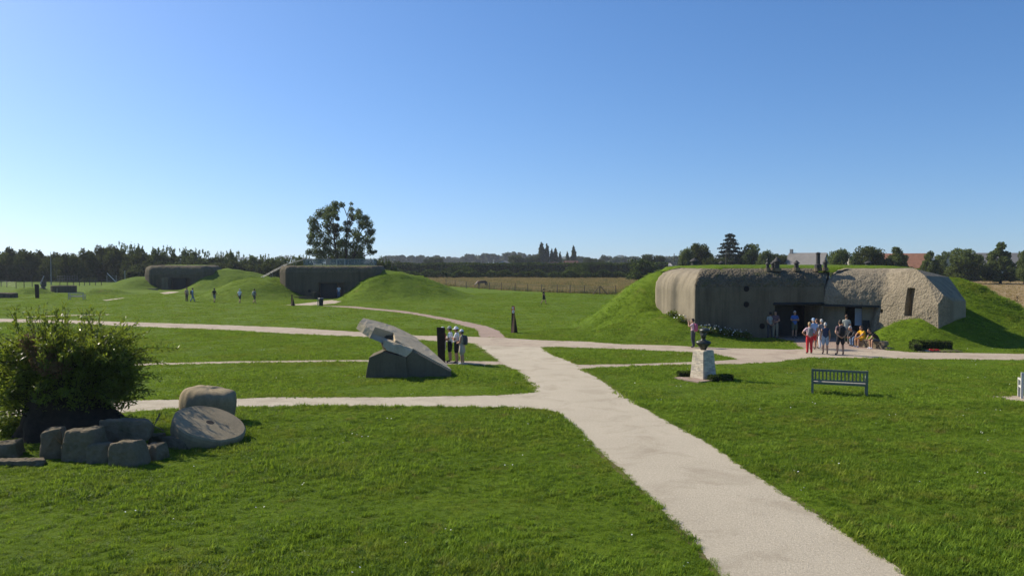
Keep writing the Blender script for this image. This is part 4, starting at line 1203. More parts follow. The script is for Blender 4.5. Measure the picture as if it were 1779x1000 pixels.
# flat topped boulder
def boulder():
    n, rows = 48, 10
    vs, fs = [], []
    prof = [(0.74, -0.08), (0.80, 0.15), (0.84, 0.45), (0.85, 0.68), (0.82, 0.84), (0.72, 0.94), (0.55, 0.985), (0.35, 1.0), (0.12, 1.0)]
    for r, z in prof:
        for k in range(n):
            a = 2 * math.pi * k / n
            q = Vector((math.cos(a) * 1.2, math.sin(a) * 1.2, z * 1.5))
            s = 1 + 0.12 * mnoise.noise(q * 1.1) + 0.09 * mnoise.noise(q * 3) + 0.04 * mnoise.noise(q * 8)
            vs.append((math.cos(a) * r * s * 0.98, math.sin(a) * r * s * 0.8, z * 1.06 + 0.05 * mnoise.noise(q * 2) - 0.06 * math.cos(a)))
    for i in range(len(prof) - 1):
        for k in range(n): fs.append((i * n + k, i * n + (k + 1) % n, (i + 1) * n + (k + 1) % n, (i + 1) * n + k))
    fs.append(tuple(range((len(prof) - 1) * n, len(prof) * n)))
    me = bpy.data.meshes.new('boulder'); me.from_pydata(vs, [], fs); me.update()
    o = obj('boulder', me, M_SLAB, None, smooth=True)
    q = G(351, 741); o.location = (q.x, q.y + 0.55, 0)
    tag(o, 'flat topped drum shaped boulder behind the round slab', 'boulder')
    md = o.modifiers.new('s', 'SUBSURF'); md.levels = 1; md.render_levels = 1
boulder()
def round_slab():
    n = 40
    mb = MB()
    rs_ = []
    for r, z in ((0.90, -0.22), (0.94, 0.05), (0.93, 0.15), (0.89, 0.19)):
        rs_.append((0, 0, z, r, r))
    mb.rings(rs_, n)
    q = G(352, 778)
    t = thing('round_slab', 'round millstone like slab leaning against the boulder in dappled shade', 'stone', (q.x - 0.12, q.y + 0.72, 0.36), 0.15)
    t.rotation_euler = (math.radians(13), math.radians(19), 0.1)
    me = mb.mesh('disc')
    bm = bmesh.new(); bm.from_mesh(me)
    for v in bm.verts: v.co.xy *= 1 + 0.03 * mnoise.noise(v.co * 2.2)
    bm.to_mesh(me); bm.free()
    obj('disc', me, M_SLAB, t)
    mb = MB(); mb.rings([(0, 0, 0.188, 0.11, 0.11), (0, 0, 0.193, 0.10, 0.10)], 16); mb.build('centre_hole', M_BLACK, t)
    stone('low stone propping up the round slab', 312, 776, None, 0.85, 0.6, 0.36, 13, group=SG)
round_slab()

# ------------------------------------------------------------------ tilted concrete slab
def Z7(x, y, Y): return P(600 + x / 6.665, 530 + y / 6.665, Y)
def tilted_slab():
    t = thing('tilted_slab', 'broken tilted concrete slab jutting from the lawn beside the rusty panel', 'ruin')
    fr = [(232, 842), (276, 604), (430, 541), (704, 601), (722, 842)]
    pts = [Z7(x, y, 33.3) for x, y in fr]
    pts = [Vector((p.x, p.y, max(p.z, -0.08))) for p in pts]
    pts += [p + Vector((-0.10, 1.5, 0.0)) for p in pts]
    obj('lower_block', hull_mesh('lower_block', pts, 4, 0.03, 2.2, 0.02, 1, edge=0.3), M_CON_SHADE, t)  # front blocks darker than the plate: shade put into their colour
    # the tilted plate: one plane, its outline with the bite taken out of the front edge
    T1, T2, T3 = Z7(212, 146, 34.75), Z7(1142, 655, 34.35), Z7(780, 500, 33.8)
    nrm = (T2 - T1).cross(T3 - T1).normalized()
    if nrm.z < 0: nrm = -nrm
    cam_p = Vector((0, 0, H))
    def onp(x, y, down=0.0):
        d = ray(600 + x / 6.665, 530 + y / 6.665)
        o_ = T1 - nrm * down
        return cam_p + d * ((o_ - cam_p).dot(nrm) / d.dot(nrm))
    outline = [(212, 146), (380, 188), (560, 240), (700, 305), (832, 380), (850, 410), (945, 478), (1050, 572), (1142, 655), (1228, 745), (1000, 620), (780, 500), (720, 475), (625, 425), (582, 402), (560, 320), (345, 250), (320, 300), (240, 245), (166, 190)]
    bm = bmesh.new()
    up = [bm.verts.new(onp(x, y)) for x, y in outline]
    lo = [bm.verts.new(v.co - nrm * 0.32) for v in up]
    n = len(up)
    bm.faces.new(up); bm.faces.new(lo[::-1])
    for k in range(n): bm.faces.new((up[k], lo[k], lo[(k + 1) % n], up[(k + 1) % n]))
    bmesh.ops.triangulate(bm, faces=bm.faces[:])
    for _ in range(5):
        es = [e for e in bm.edges if e.calc_length() > 0.2]
        if not es: break
        bmesh.ops.subdivide_edges(bm, edges=es, cuts=1); bmesh.ops.triangulate(bm, faces=bm.faces[:])
    bmesh.ops.recalc_face_normals(bm, faces=bm.faces[:]); bm.normal_update()
    mv = [v.co + v.normal * 0.014 * (mnoise.noise(v.co * 3) + mnoise.noise(v.co * 9)) for v in bm.verts]
    for v, c_ in zip(bm.verts, mv): v.co = c_
    me = bpy.data.meshes.new('ramp_slab'); bm.to_mesh(me); bm.free()
    obj('ramp_slab', me, M_PALE, t)  # plate paler than its blocks, sunlight put into the colour
    pts = [Z7(x, y, 33.4) for x, y in ((716, 845), (706, 612), (776, 530), (1224, 768), (1226, 818), (1200, 845))]
    pts += [onp(835, 400, .3), onp(1120, 650, .3)] + [Vector((p.x, 35.4, -0.1)) for p in (Z7(716, 845, 33.3), Z7(1142, 700, 35.2))]
    pts = [Vector((p.x, p.y, max(p.z, -0.1))) for p in pts]
    obj('wedge_block', hull_mesh('wedge_block', pts, 5, 0.03, 2.2, 0.02, 2, edge=0.28), M_CON_SHADE, t)
    pts = [Z7(395, 345, 34.75), Z7(575, 345, 34.6), Z7(600, 440, 34.5), Z7(440, 520, 34.3), Z7(400, 420, 34.6)]
    pts += [p + Vector((0.15, 0.5, -0.25)) for p in pts]
    obj('prop_block', hull_mesh('prop_block', pts, 3, 0.03, 2.4, 0.02, 5, edge=0.25), M_CON_DARK, t)  # dark fill for the plate's underside, shade put into its colour
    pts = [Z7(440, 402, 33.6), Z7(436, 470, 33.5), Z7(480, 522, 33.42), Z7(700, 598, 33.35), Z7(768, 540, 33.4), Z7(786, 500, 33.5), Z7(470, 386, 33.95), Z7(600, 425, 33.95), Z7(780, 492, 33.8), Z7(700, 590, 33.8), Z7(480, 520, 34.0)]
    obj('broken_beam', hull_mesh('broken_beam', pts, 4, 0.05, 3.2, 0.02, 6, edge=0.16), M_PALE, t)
tilted_slab()

# ------------------------------------------------------------------ rusted steel information panels
def stele(name, label, px, py, h, w, rz, kind='plain'):
    q = G(px, py)
    t = thing(name, label, 'sign', (q.x, q.y, hz(q.x, q.y) - 0.02), rz)
    if kind == 'wide':                       # a bent plate, wider at the top
        mb = MB(); mb.prism([(-w * 0.34, 0), (w * 0.5, 0), (w * 0.5, h * 0.985), (-w * 0.5, h)], -0.02, 0.02); mb.build('plate', M_RUST_SHADE, t)  # backlit face, its shade put into the dark rust
        mb = MB(); mb.prism([(w * 0.1, 0), (w * 0.5, 0), (w * 0.5, h * 0.9)], 0.022, 0.10); mb.build('back_fin', M_RUST_SHADE, t)
        mb = MB(); mb.prism([(-w * 0.4, h * 0.6), (w * 0.42, h * 0.6), (w * 0.42, h * 0.95), (-w * 0.42, h * 0.95)], 0.024, 0.03); mb.build('text_plate', M_WHITE, t)
    else:
        mb = MB()
        mb.add([(-w * .5, -.02, 0), (0, -w * .55, 0), (0.02, -0.06, h), (-w * .34, 0.0, h), (-w * .5, .02, 0), (0.0, -w * .5, 0), (0.02, -0.03, h), (-w * .34, 0.03, h)],
               [(0, 1, 2, 3), (4, 7, 6, 5), (0, 4, 5, 1), (1, 5, 6, 2), (2, 6, 7, 3), (3, 7, 4, 0)])
        mb.build('plate', M_RUST, t)
        mb = MB()
        mb.add([(0.004, -w * .55, 0), (w * .62, 0.05, 0), (0.05, -.04, h * .75), (0.025, -.058, h * .75), (0.004, -w * .5, 0), (w * .58, 0.08, 0)],
               [(0, 1, 2, 3), (0, 4, 5, 1), (4, 3, 2, 5)])
        mb.build('side_plate', M_RUST_SHADE, t)  # shaded half of the bend, shade put into its darker rust
        if kind == 'red':
            red = plain('red_print', (0.55, 0.07, 0.03), 0.6, 0.15)
            mb = MB(); mb.prism([(-w * .40, h * .76), (w * .12, h * .76), (w * .12, h * .985), (-w * .40, h * .985)], -0.09, -0.075); o = mb.build('red_panel', red, t)
            mb = MB()
            n = 16; cz = h * 0.80
            mb.add([(-w * .13 + 0.085 * math.cos(2 * math.pi * k / n), -0.094, cz + 0.12 * math.sin(2 * math.pi * k / n)) for k in range(n)], [tuple(range(n))]); mb.build('white_disc', M_WHITE, o)
            mb = MB(); mb.box(-w * .33, -w * .05, -0.0945, -0.0925, h * .895, h * .96); mb.build('white_patch', M_WHITE, o)
            mb = MB(); mb.box(-w * .15, -w * .04, -0.099, -0.096, h * .78, h * .815); mb.build('figure_mark', M_GATE, o)
    return t
stele('steel_stele', 'tall dark rusty steel panel read by visitors beside the tilted slab', 766, 629.5, 1.72, 0.40, 0.15, 'wide')
stele('trail_marker', 'slim rusty steel marker with red and white top beside the path junction', 893, 578, 1.85, 0.42, 0.0, 'red')
stele('trail_marker', 'slim dark steel marker before the railed bunker entry', 508.5, 531, 1.25, 0.42, 0.0)
stele('trail_marker', 'dark steel panel standing by the gun pit on the left lawn', 64, 518, 1.9, 0.55, 0.0, 'wide')
# litter bin by the railed bunker
q = G(556.5, 531.5)
t = thing('litter_bin', 'dark litter bin with pale post before the railed bunker', 'bin', (q.x, q.y, 0))
mb = MB(); mb.rings([(0.08, 0, 0.05, 0.22, 0.2), (0.08, 0, 0.75, 0.26, 0.24), (0.08, 0, 0.8, 0.22, 0.2)], 14); mb.build('body', M_GATE, t)
mb = MB(); mb.box(-0.3, -0.22, -0.04, 0.04, 0, 0.9); mb.build('post', M_WOOD_P, t)
mb = MB(); mb.rings([(0.08, 0, 0.82, 0.29, 0.27), (0.08, 0, 0.88, 0.25, 0.23)], 14); mb.build('lid', M_STEEL, t)

# ------------------------------------------------------------------ bust on its pedestal
def bust():
    q = G(1228, 661); q = Vector((q.x - 0.02, q.y + 0.55, 0))
    RZ = math.radians(34)
    t = thing('pedestal', 'tapered pale brick pedestal carrying a dark bronze bust', 'pedestal', (q.x, q.y, 0), RZ)
    h, b0, b1 = 1.17, 0.365, 0.28
    mb = MB(); mb.rings([(0, 0, -0.05, b0 * 1.414 - .02, b0 * 1.414 - .02), (0, 0, h, b1 * 1.414 - .02, b1 * 1.414 - .02)], 4, True, Matrix.Rotation(math.pi / 4, 4, 'Z')); mb.build('core', M_MORTAR, t)
    rows = 17
    rr = random.Random(5)
    meshes = []
    for k in range(3):
        me = MB().box(-0.5, 0.5, -0.5, 0.5, -0.5, 0.5).mesh('brick'); me.materials.append([M_BRICK, plain('pale_stone_brick_light', (0.62, 0.55, 0.43), 0.9, 0.15, 5, 0.4), plain('pale_stone_brick_grey', (0.45, 0.40, 0.32), 0.9, 0.2, 5, 0.4)][k]); meshes.append(me)
    rh = h / rows
    slope = math.atan((b0 - b1) / h)
    for side in range(4):
        ang = side * math.pi / 2
        R = Matrix.Rotation(ang, 4, 'Z')
        for r in range(rows):
            z = (r + 0.5) * rh
            half = b0 + (b1 - b0) * (z / h)
            cuts = [-half]
            w = half * 2
            n = 3 if r % 2 else 4
            fr = sorted(rr.uniform(-0.06, 0.06) + (k + 1) / n for k in range(n - 1))
            edges = [0] + fr + [1]
            for a, b in zip(edges[:-1], edges[1:]):
                bw = (b - a) * w
                o = link(bpy.data.objects.new('brick', rr.choice(meshes)), t)
                o.matrix_local = R @ Matrix.Translation((-half + (a + b) / 2 * w, -half + rr.uniform(-.004, .004), z)) @ Matrix.Rotation(-slope, 4, 'X') @ Matrix.Diagonal((max(0.03, bw - 0.008), 0.05, rh - 0.008, 1))
    mb = MB(); mb.box(-b1 + .01, b1 - .01, -b1 + .01, b1 - .01, h, h + 0.02); mb.build('cap', M_BRICK, t)
    p = thing('bust', 'dark bronze head and shoulders bust wearing a beret', 'statue', (q.x, q.y, h + 0.02), RZ - 0.9)
    mb = MB()
    mb.rings([(0, 0, 0.0, .11, .10), (0, 0, .10, .15, .12), (0, 0, .20, .24, .16), (0, .0, .27, .30, .18), (0, 0, .325, .31, .17), (0, 0.01, .365, .25, .15), (0, 0.01, .40, .13, .11), (0, 0.0, .44, .085, .09), (0, -.01, .50, .08, .09)], 22)
    mb.build('shoulders', M_BRONZE, p, True)
    mb = MB()
    mb.rings([(0, -.01, .46, .05, .06), (0, -.035, .485, .075, .085), (0, -.035, .53, .088, .11), (0, -.02, .60, .10, .125), (0, -.01, .66, .104, .128), (0, 0, .72, .10, .12), (0, 0, .76, .08, .10)], 20)
    mb.rings([(0, -.155, .575, .012, .014), (0, -.165, .59, .018, .02), (0, -.145, .64, .012, .014)], 8)
    for s in (-1, 1): mb.rings([(s * .105, .0, .575, .008, .018), (s * .112, .0, .605, .012, .026), (s * .106, .0, .635, .008, .018)], 8)
    mb.rings([(0, -.125, .528, .035, .015), (0, -.128, .537, .035, .012)], 8)
    o = mb.build('head', M_BRONZE, p, True); o.scale = (1.25, 1.25, 1.2); o.location.z = -.085
    mb = MB()
    mb.rings([(0, -.02, .665, .115, .14), (0.01, -.02, .69, .118, .142), (.03, 0, .72, .17, .18), (.04, .0, .76, .175, .185), (.04, 0, .80, .13, .15), (.035, 0, .825, .05, .06)], 20)
    o = mb.build('beret', M_BRONZE, p, True); o.scale = (1.25, 1.25, 1.2); o.location.z = -.085
    s = thing('paved_surround', 'flat paving around the bust pedestal', 'paving', (q.x, q.y, 0), RZ)
    mb = MB(); mb.box(-1.05, 1.05, -0.72, 0.72, -0.05, 0.05); mb.build('slab', M_PINK, s)
    for lab, sx in (('low clipped hedge left of the bust pedestal', -1), ('low clipped hedge right of the bust pedestal', 1)):
        c = Vector((q.x, q.y)) + Vector((math.cos(RZ), math.sin(RZ))) * sx * 0.0
    a0 = G(1178, 655).xy; a1 = G(1206, 655).xy
    hedge('edging_hedge', 'low clipped hedge left of the bust pedestal', 'hedge', a0, a1, 0.35, 0.24, 900, 0.05, M_L_HEDGE, 21)
    a0 = G(1233, 662).xy; a1 = G(1271, 660.5).xy
    hedge('edging_hedge', 'low clipped hedge right of the bust pedestal', 'hedge', a0, a1, 0.35, 0.24, 1000, 0.05, M_L_HEDGE, 22)
bust()

# ------------------------------------------------------------------ benches
def bench(label, loc, rz, mat, nslat=14, L=1.9, arms=True):
    t = thing('bench', label, 'bench', loc, rz)
    # faces +y in its own frame; back at y = 0
    for x in (-L / 2 + .04, L / 2 - .04):
        mb = MB(); mb.box(x - .04, x + .04, -.04, .04, 0, 0.92); mb.build('leg', mat, t)
        mb = MB(); mb.box(x - .04, x + .04, .46, .54, 0, 0.62); mb.build('leg', mat, t)
        mb = MB(); mb.box(x - .035, x + .035, .04, .58, 0.622, 0.665); mb.rings([(x, .58, .615, .037, .05), (x, .58, .667, .037, .05)], 10); mb.build('armrest', mat, t)
        mb = MB(); mb.box(x - .025, x + .025, .04, .46, 0.36, 0.42); mb.build('side_rail', mat, t)
    x0, x1 = -L / 2 + .08, L / 2 - .08
    for nm, z0, z1 in (('top_rail', .83, .91), ('lower_rail', .48, .54)):
        mb = MB(); mb.box(x0, x1, -.025, .025, z0, z1); mb.build(nm, mat, t)
    me = MB().box(-.024, .024, -.01, .01, .54, .83).mesh('slat'); me.materials.append(mat)
    for k in range(nslat):
        o = link(bpy.data.objects.new('slat', me), t); o.location.x = x0 + (k + .5) * (x1 - x0) / nslat
    me = MB().box(x0, x1, -.04, .04, .425, .447).mesh('seat_slat'); me.materials.append(M_WOOD_P)
    for k in range(5):
        o = link(bpy.data.objects.new('seat_slat', me), t); o.location.y = .08 + k * .1
    mb = MB(); mb.box(x0, x1, .44, .47, .36, .42); mb.box(x0, x1, .0, .03, .36, .42); mb.build('apron', mat, t)
    return t
q0, q1 = G(1412, 683.5), G(1505, 688.5)
bench('grey green slatted bench seen from behind on the right lawn', ((q0.x + q1.x) / 2, (q0.y + q1.y) / 2, 0), math.atan2(q1.y - q0.y, q1.x - q0.x), M_WOOD)
qb = G(1771, 693)
bench('white weathered bench cut off by the right picture edge', (qb.x + 1.02, qb.y - 0.2, 0), math.radians(-22), plain('weathered_white_wood', (.52, .51, .46), .8, .12, 10, .2))
qc = G(132, 520.5)
bench('small silvery bench on the far left lawn', (qc.x, qc.y, 0), 0.05, M_WOOD_P, 10)

# ------------------------------------------------------------------ roof ventilators on the big bunker
def vent(label, px, py, Y, h, r, kind, zb=None):
    r *= 1.3; h *= 1.08
    q = P(px, py, Y)
    t = thing('roof_ventilator', label, 'ventilator', (q.x, Y, q.z if zb is None else zb), 0)
    mb = MB(); mb.rings([(0, 0, -.15, r * 1.5, r * 1.5), (0, 0, .06, r * 1.4, r * 1.4)], 12); mb.build('footing', M_STONE, t)
    if kind == 'stack':
        mb = MB(); mb.rings([(0, 0, .05, r * 1.25, r * 1.25), (0, 0, h * .28, r * 1.2, r * 1.2), (0, 0, h * .33, r * .72, r * .72), (0, 0, h, r * .68, r * .68)], 14); mb.build('pipe', M_IRON, t, False)
        mb = MB(); mb.rings([(0, 0, h, r * .9, r * .9), (0, 0, h + .04, r * .9, r * .9), (0, 0, h + .1, r * .3, r * .3)], 14); mb.build('cap', M_IRON, t)
    elif kind == 'twin':
        mb = MB(); mb.rings([(0, 0, .05, r * .8, r * .8), (0, 0, h * .45, r * .75, r * .75)], 14); mb.build('pipe', M_IRON, t)
        mb = MB(); mb.rings([(0, 0, h * .43, r * 1.15, r * 1.15), (0, 0, h * .5, r * 1.1, r * 1.1), (0, 0, h * .68, r * .4, r * .4)], 14); mb.build('cowl', M_IRON, t)
        mb = MB(); mb.rings([(0, 0, h * .66, r * .4, r * .4), (0, 0, h * .8, r * .4, r * .4), (0, 0, h * .82, r * .85, r * .85), (0, 0, h, r * .15, r * .15)], 14); mb.build('cap', M_IRON, t)
    else:
        mb = MB(); mb.rings([(0, 0, .05, r * .85, r * .85), (0, 0, h * .62, r * .8, r * .8)], 14); mb.build('pipe', M_IRON, t)
        mb = MB(); mb.rings([(0, 0, h * .60, r * 1.3, r * 1.3), (0, 0, h * .66, r * 1.25, r * 1.25), (0, 0, h, r * .12, r * .12)], 14); mb.build('cap', M_IRON, t)
    return t
vent('leftmost iron roof ventilator with two stacked caps', 1333.5, 473, 51.6, 0.62, 0.10, 'twin', 4.36)
vent('small leaning capped ventilator beside the stoutest one', 1343, 472, 52.0, 0.46, 0.11, 'cap', 4.38)
vent('stoutest iron ventilator with conical cap on the bunker roof', 1349.5, 474, 51.5, 0.72, 0.15, 'cap', 4.34)
vent('squat dome capped ventilator in the middle of the roof edge', 1383.5, 471, 51.8, 0.50, 0.13, 'cap', 4.38)
vent('tall straight iron stack on the bunker roof edge', 1421, 472, 51.9, 0.90, 0.14, 'stack', 4.36)
vent('short capped ventilator right of the tall stack', 1433.5, 471, 52.1, 0.56, 0.11, 'cap', 4.38)
vent('conical capped ventilator far left at the back of the roof', 1206, 463, 59.5, 0.55, 0.20, 'cap', 4.5)
vent('small capped ventilator at the back of the roof before the cedar', 1253, 463, 60.0, 0.35, 0.14, 'cap', 4.5)
vent('low capped ventilator at the back of the roof on the right', 1508, 464, 59.0, 0.35, 0.17, 'cap', 4.5)
vent('tiny pipe ventilator at the back of the roof', 1470, 464, 59.0, 0.22, 0.07, 'cap', 4.5)

# ------------------------------------------------------------------ flowers along the wall, memorial, stone seat wall
rr = random.Random(8)
for i, (px, off) in enumerate(((1172, .5), (1188, .4), (1214, .5), (1226, .5), (1238, .5), (1251, .5), (1264, .45), (1278, .45), (1292, .4))):
    u = u_of3(px) if px > 1205 else LA - (1208 - px) * 0.062
    w = at3(u, 0, -off)
    z = hz(w.x, w.y)
    t = thing('flowering_shrub', ['low green shrub at the left end of the bunker wall', 'white flowering shrub at the bunker corner'][i] if i < 2 else 'white flowering shrub along the shadowed bunker wall, %s from the corner' % ['', '', 'first', 'second', 'third', 'fourth', 'fifth', 'sixth', 'last'][i], 'shrub', (w.x, w.y, z - .05), i, 'white flowering shrubs along the big bunker')
    crown_from_blobs('leaves', [(0, 0, .25, .3, .24), (.2, .1, .2, .22, .18), (-.2, -.1, .22, .24, .2)], 700, .08, .05, 30 + i, M_L_WILLOW, t, .2)
    rs = np.random.default_rng(40 + i)
    c = in_ball([4, 34, 14, 46, 30, 22, 20, 18, 12][i], rs, .85) * np.array([.42, .42, .26]) + np.array([0, 0, .32])
    v, f = leaf_quads(c, .085, .075, rs)
    obj('blossoms', np_mesh('blossoms', v, f), M_PETAL, t)
# memorial
m0, m1 = G(1596, 607.5).xy, G(1662, 609.5).xy
hedge('memorial_hedge', 'low clipped hedge behind the red wreath', 'hedge', m0 + Vector((0, .65)), m1 + Vector((0, .5)), .55, .48, 2200, .06, M_L_HEDGE, 24)
hedge('memorial_hedge', 'short side of the clipped hedge left of the red wreath', 'hedge', G(1596, 611).xy + Vector((-.05, 0)), m0 + Vector((-.05, .5)), .4, .44, 900, .06, M_L_HEDGE, 25)
mc = G(1628, 611)
o = MB().box(-1.15, 1.15, -.35, .35, -.05, .06).build('memorial_slab', M_CON_DARK); o.location = (mc.x + .1, mc.y + .1, 0)
tag(o, 'flat dark stone slab before the memorial hedge', 'slab')
t = thing('wreath', 'red wreath lying on the memorial slab', 'wreath', (mc.x - .2, mc.y - .02, .08), 0, None, .55)
rs = np.random.default_rng(4)
a = rs.uniform(0, 2 * np.pi, 260); r_ = .30 + rs.normal(size=260) * .05
v, f = leaf_quads(np.stack([np.cos(a) * r_ * 1.3, np.sin(a) * r_, np.abs(rs.normal(size=260)) * .05 + .02], 1), .09, .08, rs)
obj('poppies', np_mesh('poppies', v, f), plain('poppy_red', (0.55, 0.03, 0.04), .6, .15), t)
mb = MB(); mb.tube([(.38 * math.cos(k * math.pi / 8), .3 * math.sin(k * math.pi / 8), .02) for k in range(17)], .04, 6); mb.build('ring', M_GATE, t)
mb = MB(); mb.box(-.75, -.42, -.12, .12, -.035, 0.0); tag(mb.build('card', M_WHITE, t), None)
# dry stone seat wall where visitors sit
rr = random.Random(15)
sw0, sw1 = G(1488, 601), G(1538, 606)
t = thing('seat_wall', 'low dry stone seat wall right of the bunker door', 'wall', (sw0.x, sw0.y, 0), math.atan2(sw1.y - sw0.y, sw1.x - sw0.x))
Lw = (sw1 - sw0).length
me_s = [hull_mesh('stone', [(sx * .5 * rr.uniform(.85, 1), sy * .5 * rr.uniform(.85, 1), sz * .5 * rr.uniform(.85, 1)) for sx in (-1, 1) for sy in (-1, 1) for sz in (-1, 1)], 0, bevel=.06) for _ in range(4)]
for me in me_s: me.materials.append(M_SLAB)
for row in range(4):
    x = -rr.uniform(0, .1)
    lim = Lw
    while x < lim:
        w = rr.uniform(.24, .46)
        o = link(bpy.data.objects.new('stone', rr.choice(me_s)), t)
        o.location = (x + w / 2, rr.uniform(-.02, .02), .055 + row * .108); o.scale = (w - .015, .42, .11)
        o.rotation_euler = (0, rr.uniform(-.03, .03), rr.uniform(-.05, .05))
        x += w

# ------------------------------------------------------------------ railing, stair rail and panels on the middle bunker
def rail_deck():
    t = thing('deck_railing', 'grey railing with mesh panels around the viewing deck on the middle bunker', 'railing')
    glass = bpy.data.materials.new('mesh_panel')
    nt, N, L, b = nodes(glass)
    setp(b, Base_Color=(0.16, 0.20, 0.22, 1), Roughness=.5, Alpha=.42)
    z0 = 4.28
    def run(pts, n):
        for a, b_ in zip(pts[:-1], pts[1:]):
            a, b_ = Vector(a), Vector(b_)
            for z in (.92, .12):
                mb = MB(); mb.tube([a + Vector((0, 0, z0 + z)), b_ + Vector((0, 0, z0 + z))], .03 if z > .5 else .02, 6); mb.build('rail', M_STEEL, t)
            k = max(1, int((b_ - a).length / 1.5))
            for i in range(k + 1):
                p = a.lerp(b_, i / k)
                mb = MB(); mb.tube([p + Vector((0, 0, z0 - .1)), p + Vector((0, 0, z0 + .93))], .028, 6); mb.build('post', M_STEEL, t)
            for i in range(k):
                p, q = a.lerp(b_, (i + .03) / k), a.lerp(b_, (i + .97) / k)
                mb = MB(); mb.add([p + Vector((0, 0, z0 + .16)), q + Vector((0, 0, z0 + .16)), q + Vector((0, 0, z0 + .88)), p + Vector((0, 0, z0 + .88))], [(0, 1, 2, 3)]); mb.build('mesh_panel', glass, t)
    x0, x1 = -28.0, -18.9
    run([(x0, 112.5, 0), (x0, 108.2, 0), (x1, 108.2, 0), (x1, 112.5, 0), (x0, 112.5, 0)], 8)
    s = thing('stair_rail', 'sloping grey stair handrail left of the railed bunker', 'railing')
    for y in (108.6, 109.6):
        mb = MB(); mb.tube([(x0, y, z0 + .92), (-30.6, y, 4.45), (-33.8, y, 2.75)], .035, 6); mb.build('rail', M_STEEL, s)
        for x, z in ((-29.4, 4.85), (-31.2, 4.12), (-32.6, 3.35), (-33.8, 2.75)):
            mb = MB(); mb.tube([(x, y, z), (x, y, z - 1.0)], .025, 5); mb.build('post', M_STEEL, s)
    pb = P(570, 455, 108.6)
    p = thing('information_board', 'beige information board on the viewing deck', 'sign', (pb.x, 108.6, z0))
    mb = MB(); mb.box(-.27, .27, -.02, .02, .12, .95); mb.build('board', plain('beige_board', (.42, .34, .26), .7, .1), p)
    for x in (-.22, .22): mb = MB(); mb.box(x - .03, x + .03, .02, .05, -.1, .9); mb.build('post', M_STEEL, p)
    pb = P(592, 455, 109.4)
    p = thing('reading_lectern', 'white topped lectern panel on the viewing deck', 'sign', (pb.x, 109.4, z0))
    mb = MB(); mb.box(-.6, .6, -.15, .15, .86, .95); mb.build('top', M_WHITE, p)
    for x in (-.56, .56): mb = MB(); mb.box(x - .03, x + .03, -.03, .03, -.1, .86); mb.build('post', M_WHITE, p)
rail_deck()

# ------------------------------------------------------------------ wire fences
def fence(name, label, pts, ph, mat, wires=3, pr=.06):
    t = thing(name, label, 'fence')
    for p in pts:
        mb = MB(); mb.tube([(p.x, p.y, hz(p.x, p.y) - .2), (p.x + random.Random(p.x).uniform(-.05, .05), p.y, hz(p.x, p.y) + ph * random.Random(p.y).uniform(.9, 1.08))], [pr, pr * .85], 6); mb.build('post', mat, t)
    for w in range(wires):
        z = ph * (.3 + .28 * w)
        mb = MB(); mb.tube([(p.x, p.y - .06, hz(p.x, p.y) + z) for p in pts], .012, 4); mb.build('wire', M_STEEL, t)
    return t
mf = [(775, 496), (791, 497.5), (810, 501), (832, 502), (850, 503), (871, 504), (895, 505.3), (917, 506.2), (941, 507.5), (968, 508.5), (990, 509.3), (1015, 510.2), (1042, 511.3), (1070, 512)]
t = fence('meadow_fence', 'wire fence with wooden posts along the dry meadow', [G(x, y) for x, y in mf], 1.3, M_POST, 3, .075)
c = G(1042, 511.3)
for dx in (-1.0, 1.15):
    mb = MB(); mb.tube([(c.x + dx, c.y - .1, 0), (c.x + dx * .05, c.y - .1, 1.25)], .06, 6); mb.build('brace', M_POST, t)
lf = [G(x, 497.8 + 3.2 * math.sin(x * .05) ** 2 * (x < 60) - (x - 60) * .02 * (x > 60)) for x in (-30, -14, 2, 12, 28, 42, 56, 80, 104, 117, 128, 138, 147, 156, 166, 176, 204, 216, 230)]
fence('boundary_fence', 'dark wire fence along the left hedgerow', lf, 1.25, M_POST, 3, .07)
gl = G(194, 490.5)
t = thing('field_gate', 'grey field gate with a pale diagonal bar by the left hedgerow', 'gate', (gl.x, gl.y, 0), .2)
for z in (.3, .7, 1.1, 1.5): mb = MB(); mb.box(-1.0, 1.0, -.02, .02, z, z + .05); mb.build('rail', M_STEEL, t)
for x in (-1.02, 1.02): mb = MB(); mb.box(x - .05, x + .05, -.05, .05, -.1, 1.7); mb.build('post', M_WOOD_P, t)
mb = MB(); mb.tube([(-.95, -.05, 2.2), (.95, -.05, .15)], .075, 6); mb.build('diagonal_bar', M_WHITE, t)
gl = G(117, 490)
t = thing('fence_panel', 'grey wire fence panel below the left hedgerow', 'fence', (gl.x, gl.y, 0), 0)
for z in (.2, .8, 1.4): mb = MB(); mb.tube([(-2.4, 0, z), (2.4, 0, z)], .025, 5); mb.build('rail', M_STEEL, t)
for k in range(9): mb = MB(); mb.tube([(-2.4 + k * .6, 0, -.1), (-2.4 + k * .6, 0, 1.5 + .2 * (k % 3 == 0))], .025, 5); mb.build('post', M_STEEL, t)
gl = G(155, 490)
t = thing('dry_bush', 'low tan dry bush before the left hedgerow', 'bush', (gl.x, gl.y, 0))
crown_from_blobs('leaves', [(-1.4, 0, .55, .9, .5), (0, 0, .7, 1.0, .6), (1.2, 0, .6, .8, .5)], 900, .28, .12, 77, M_STRAWG, t, .2)
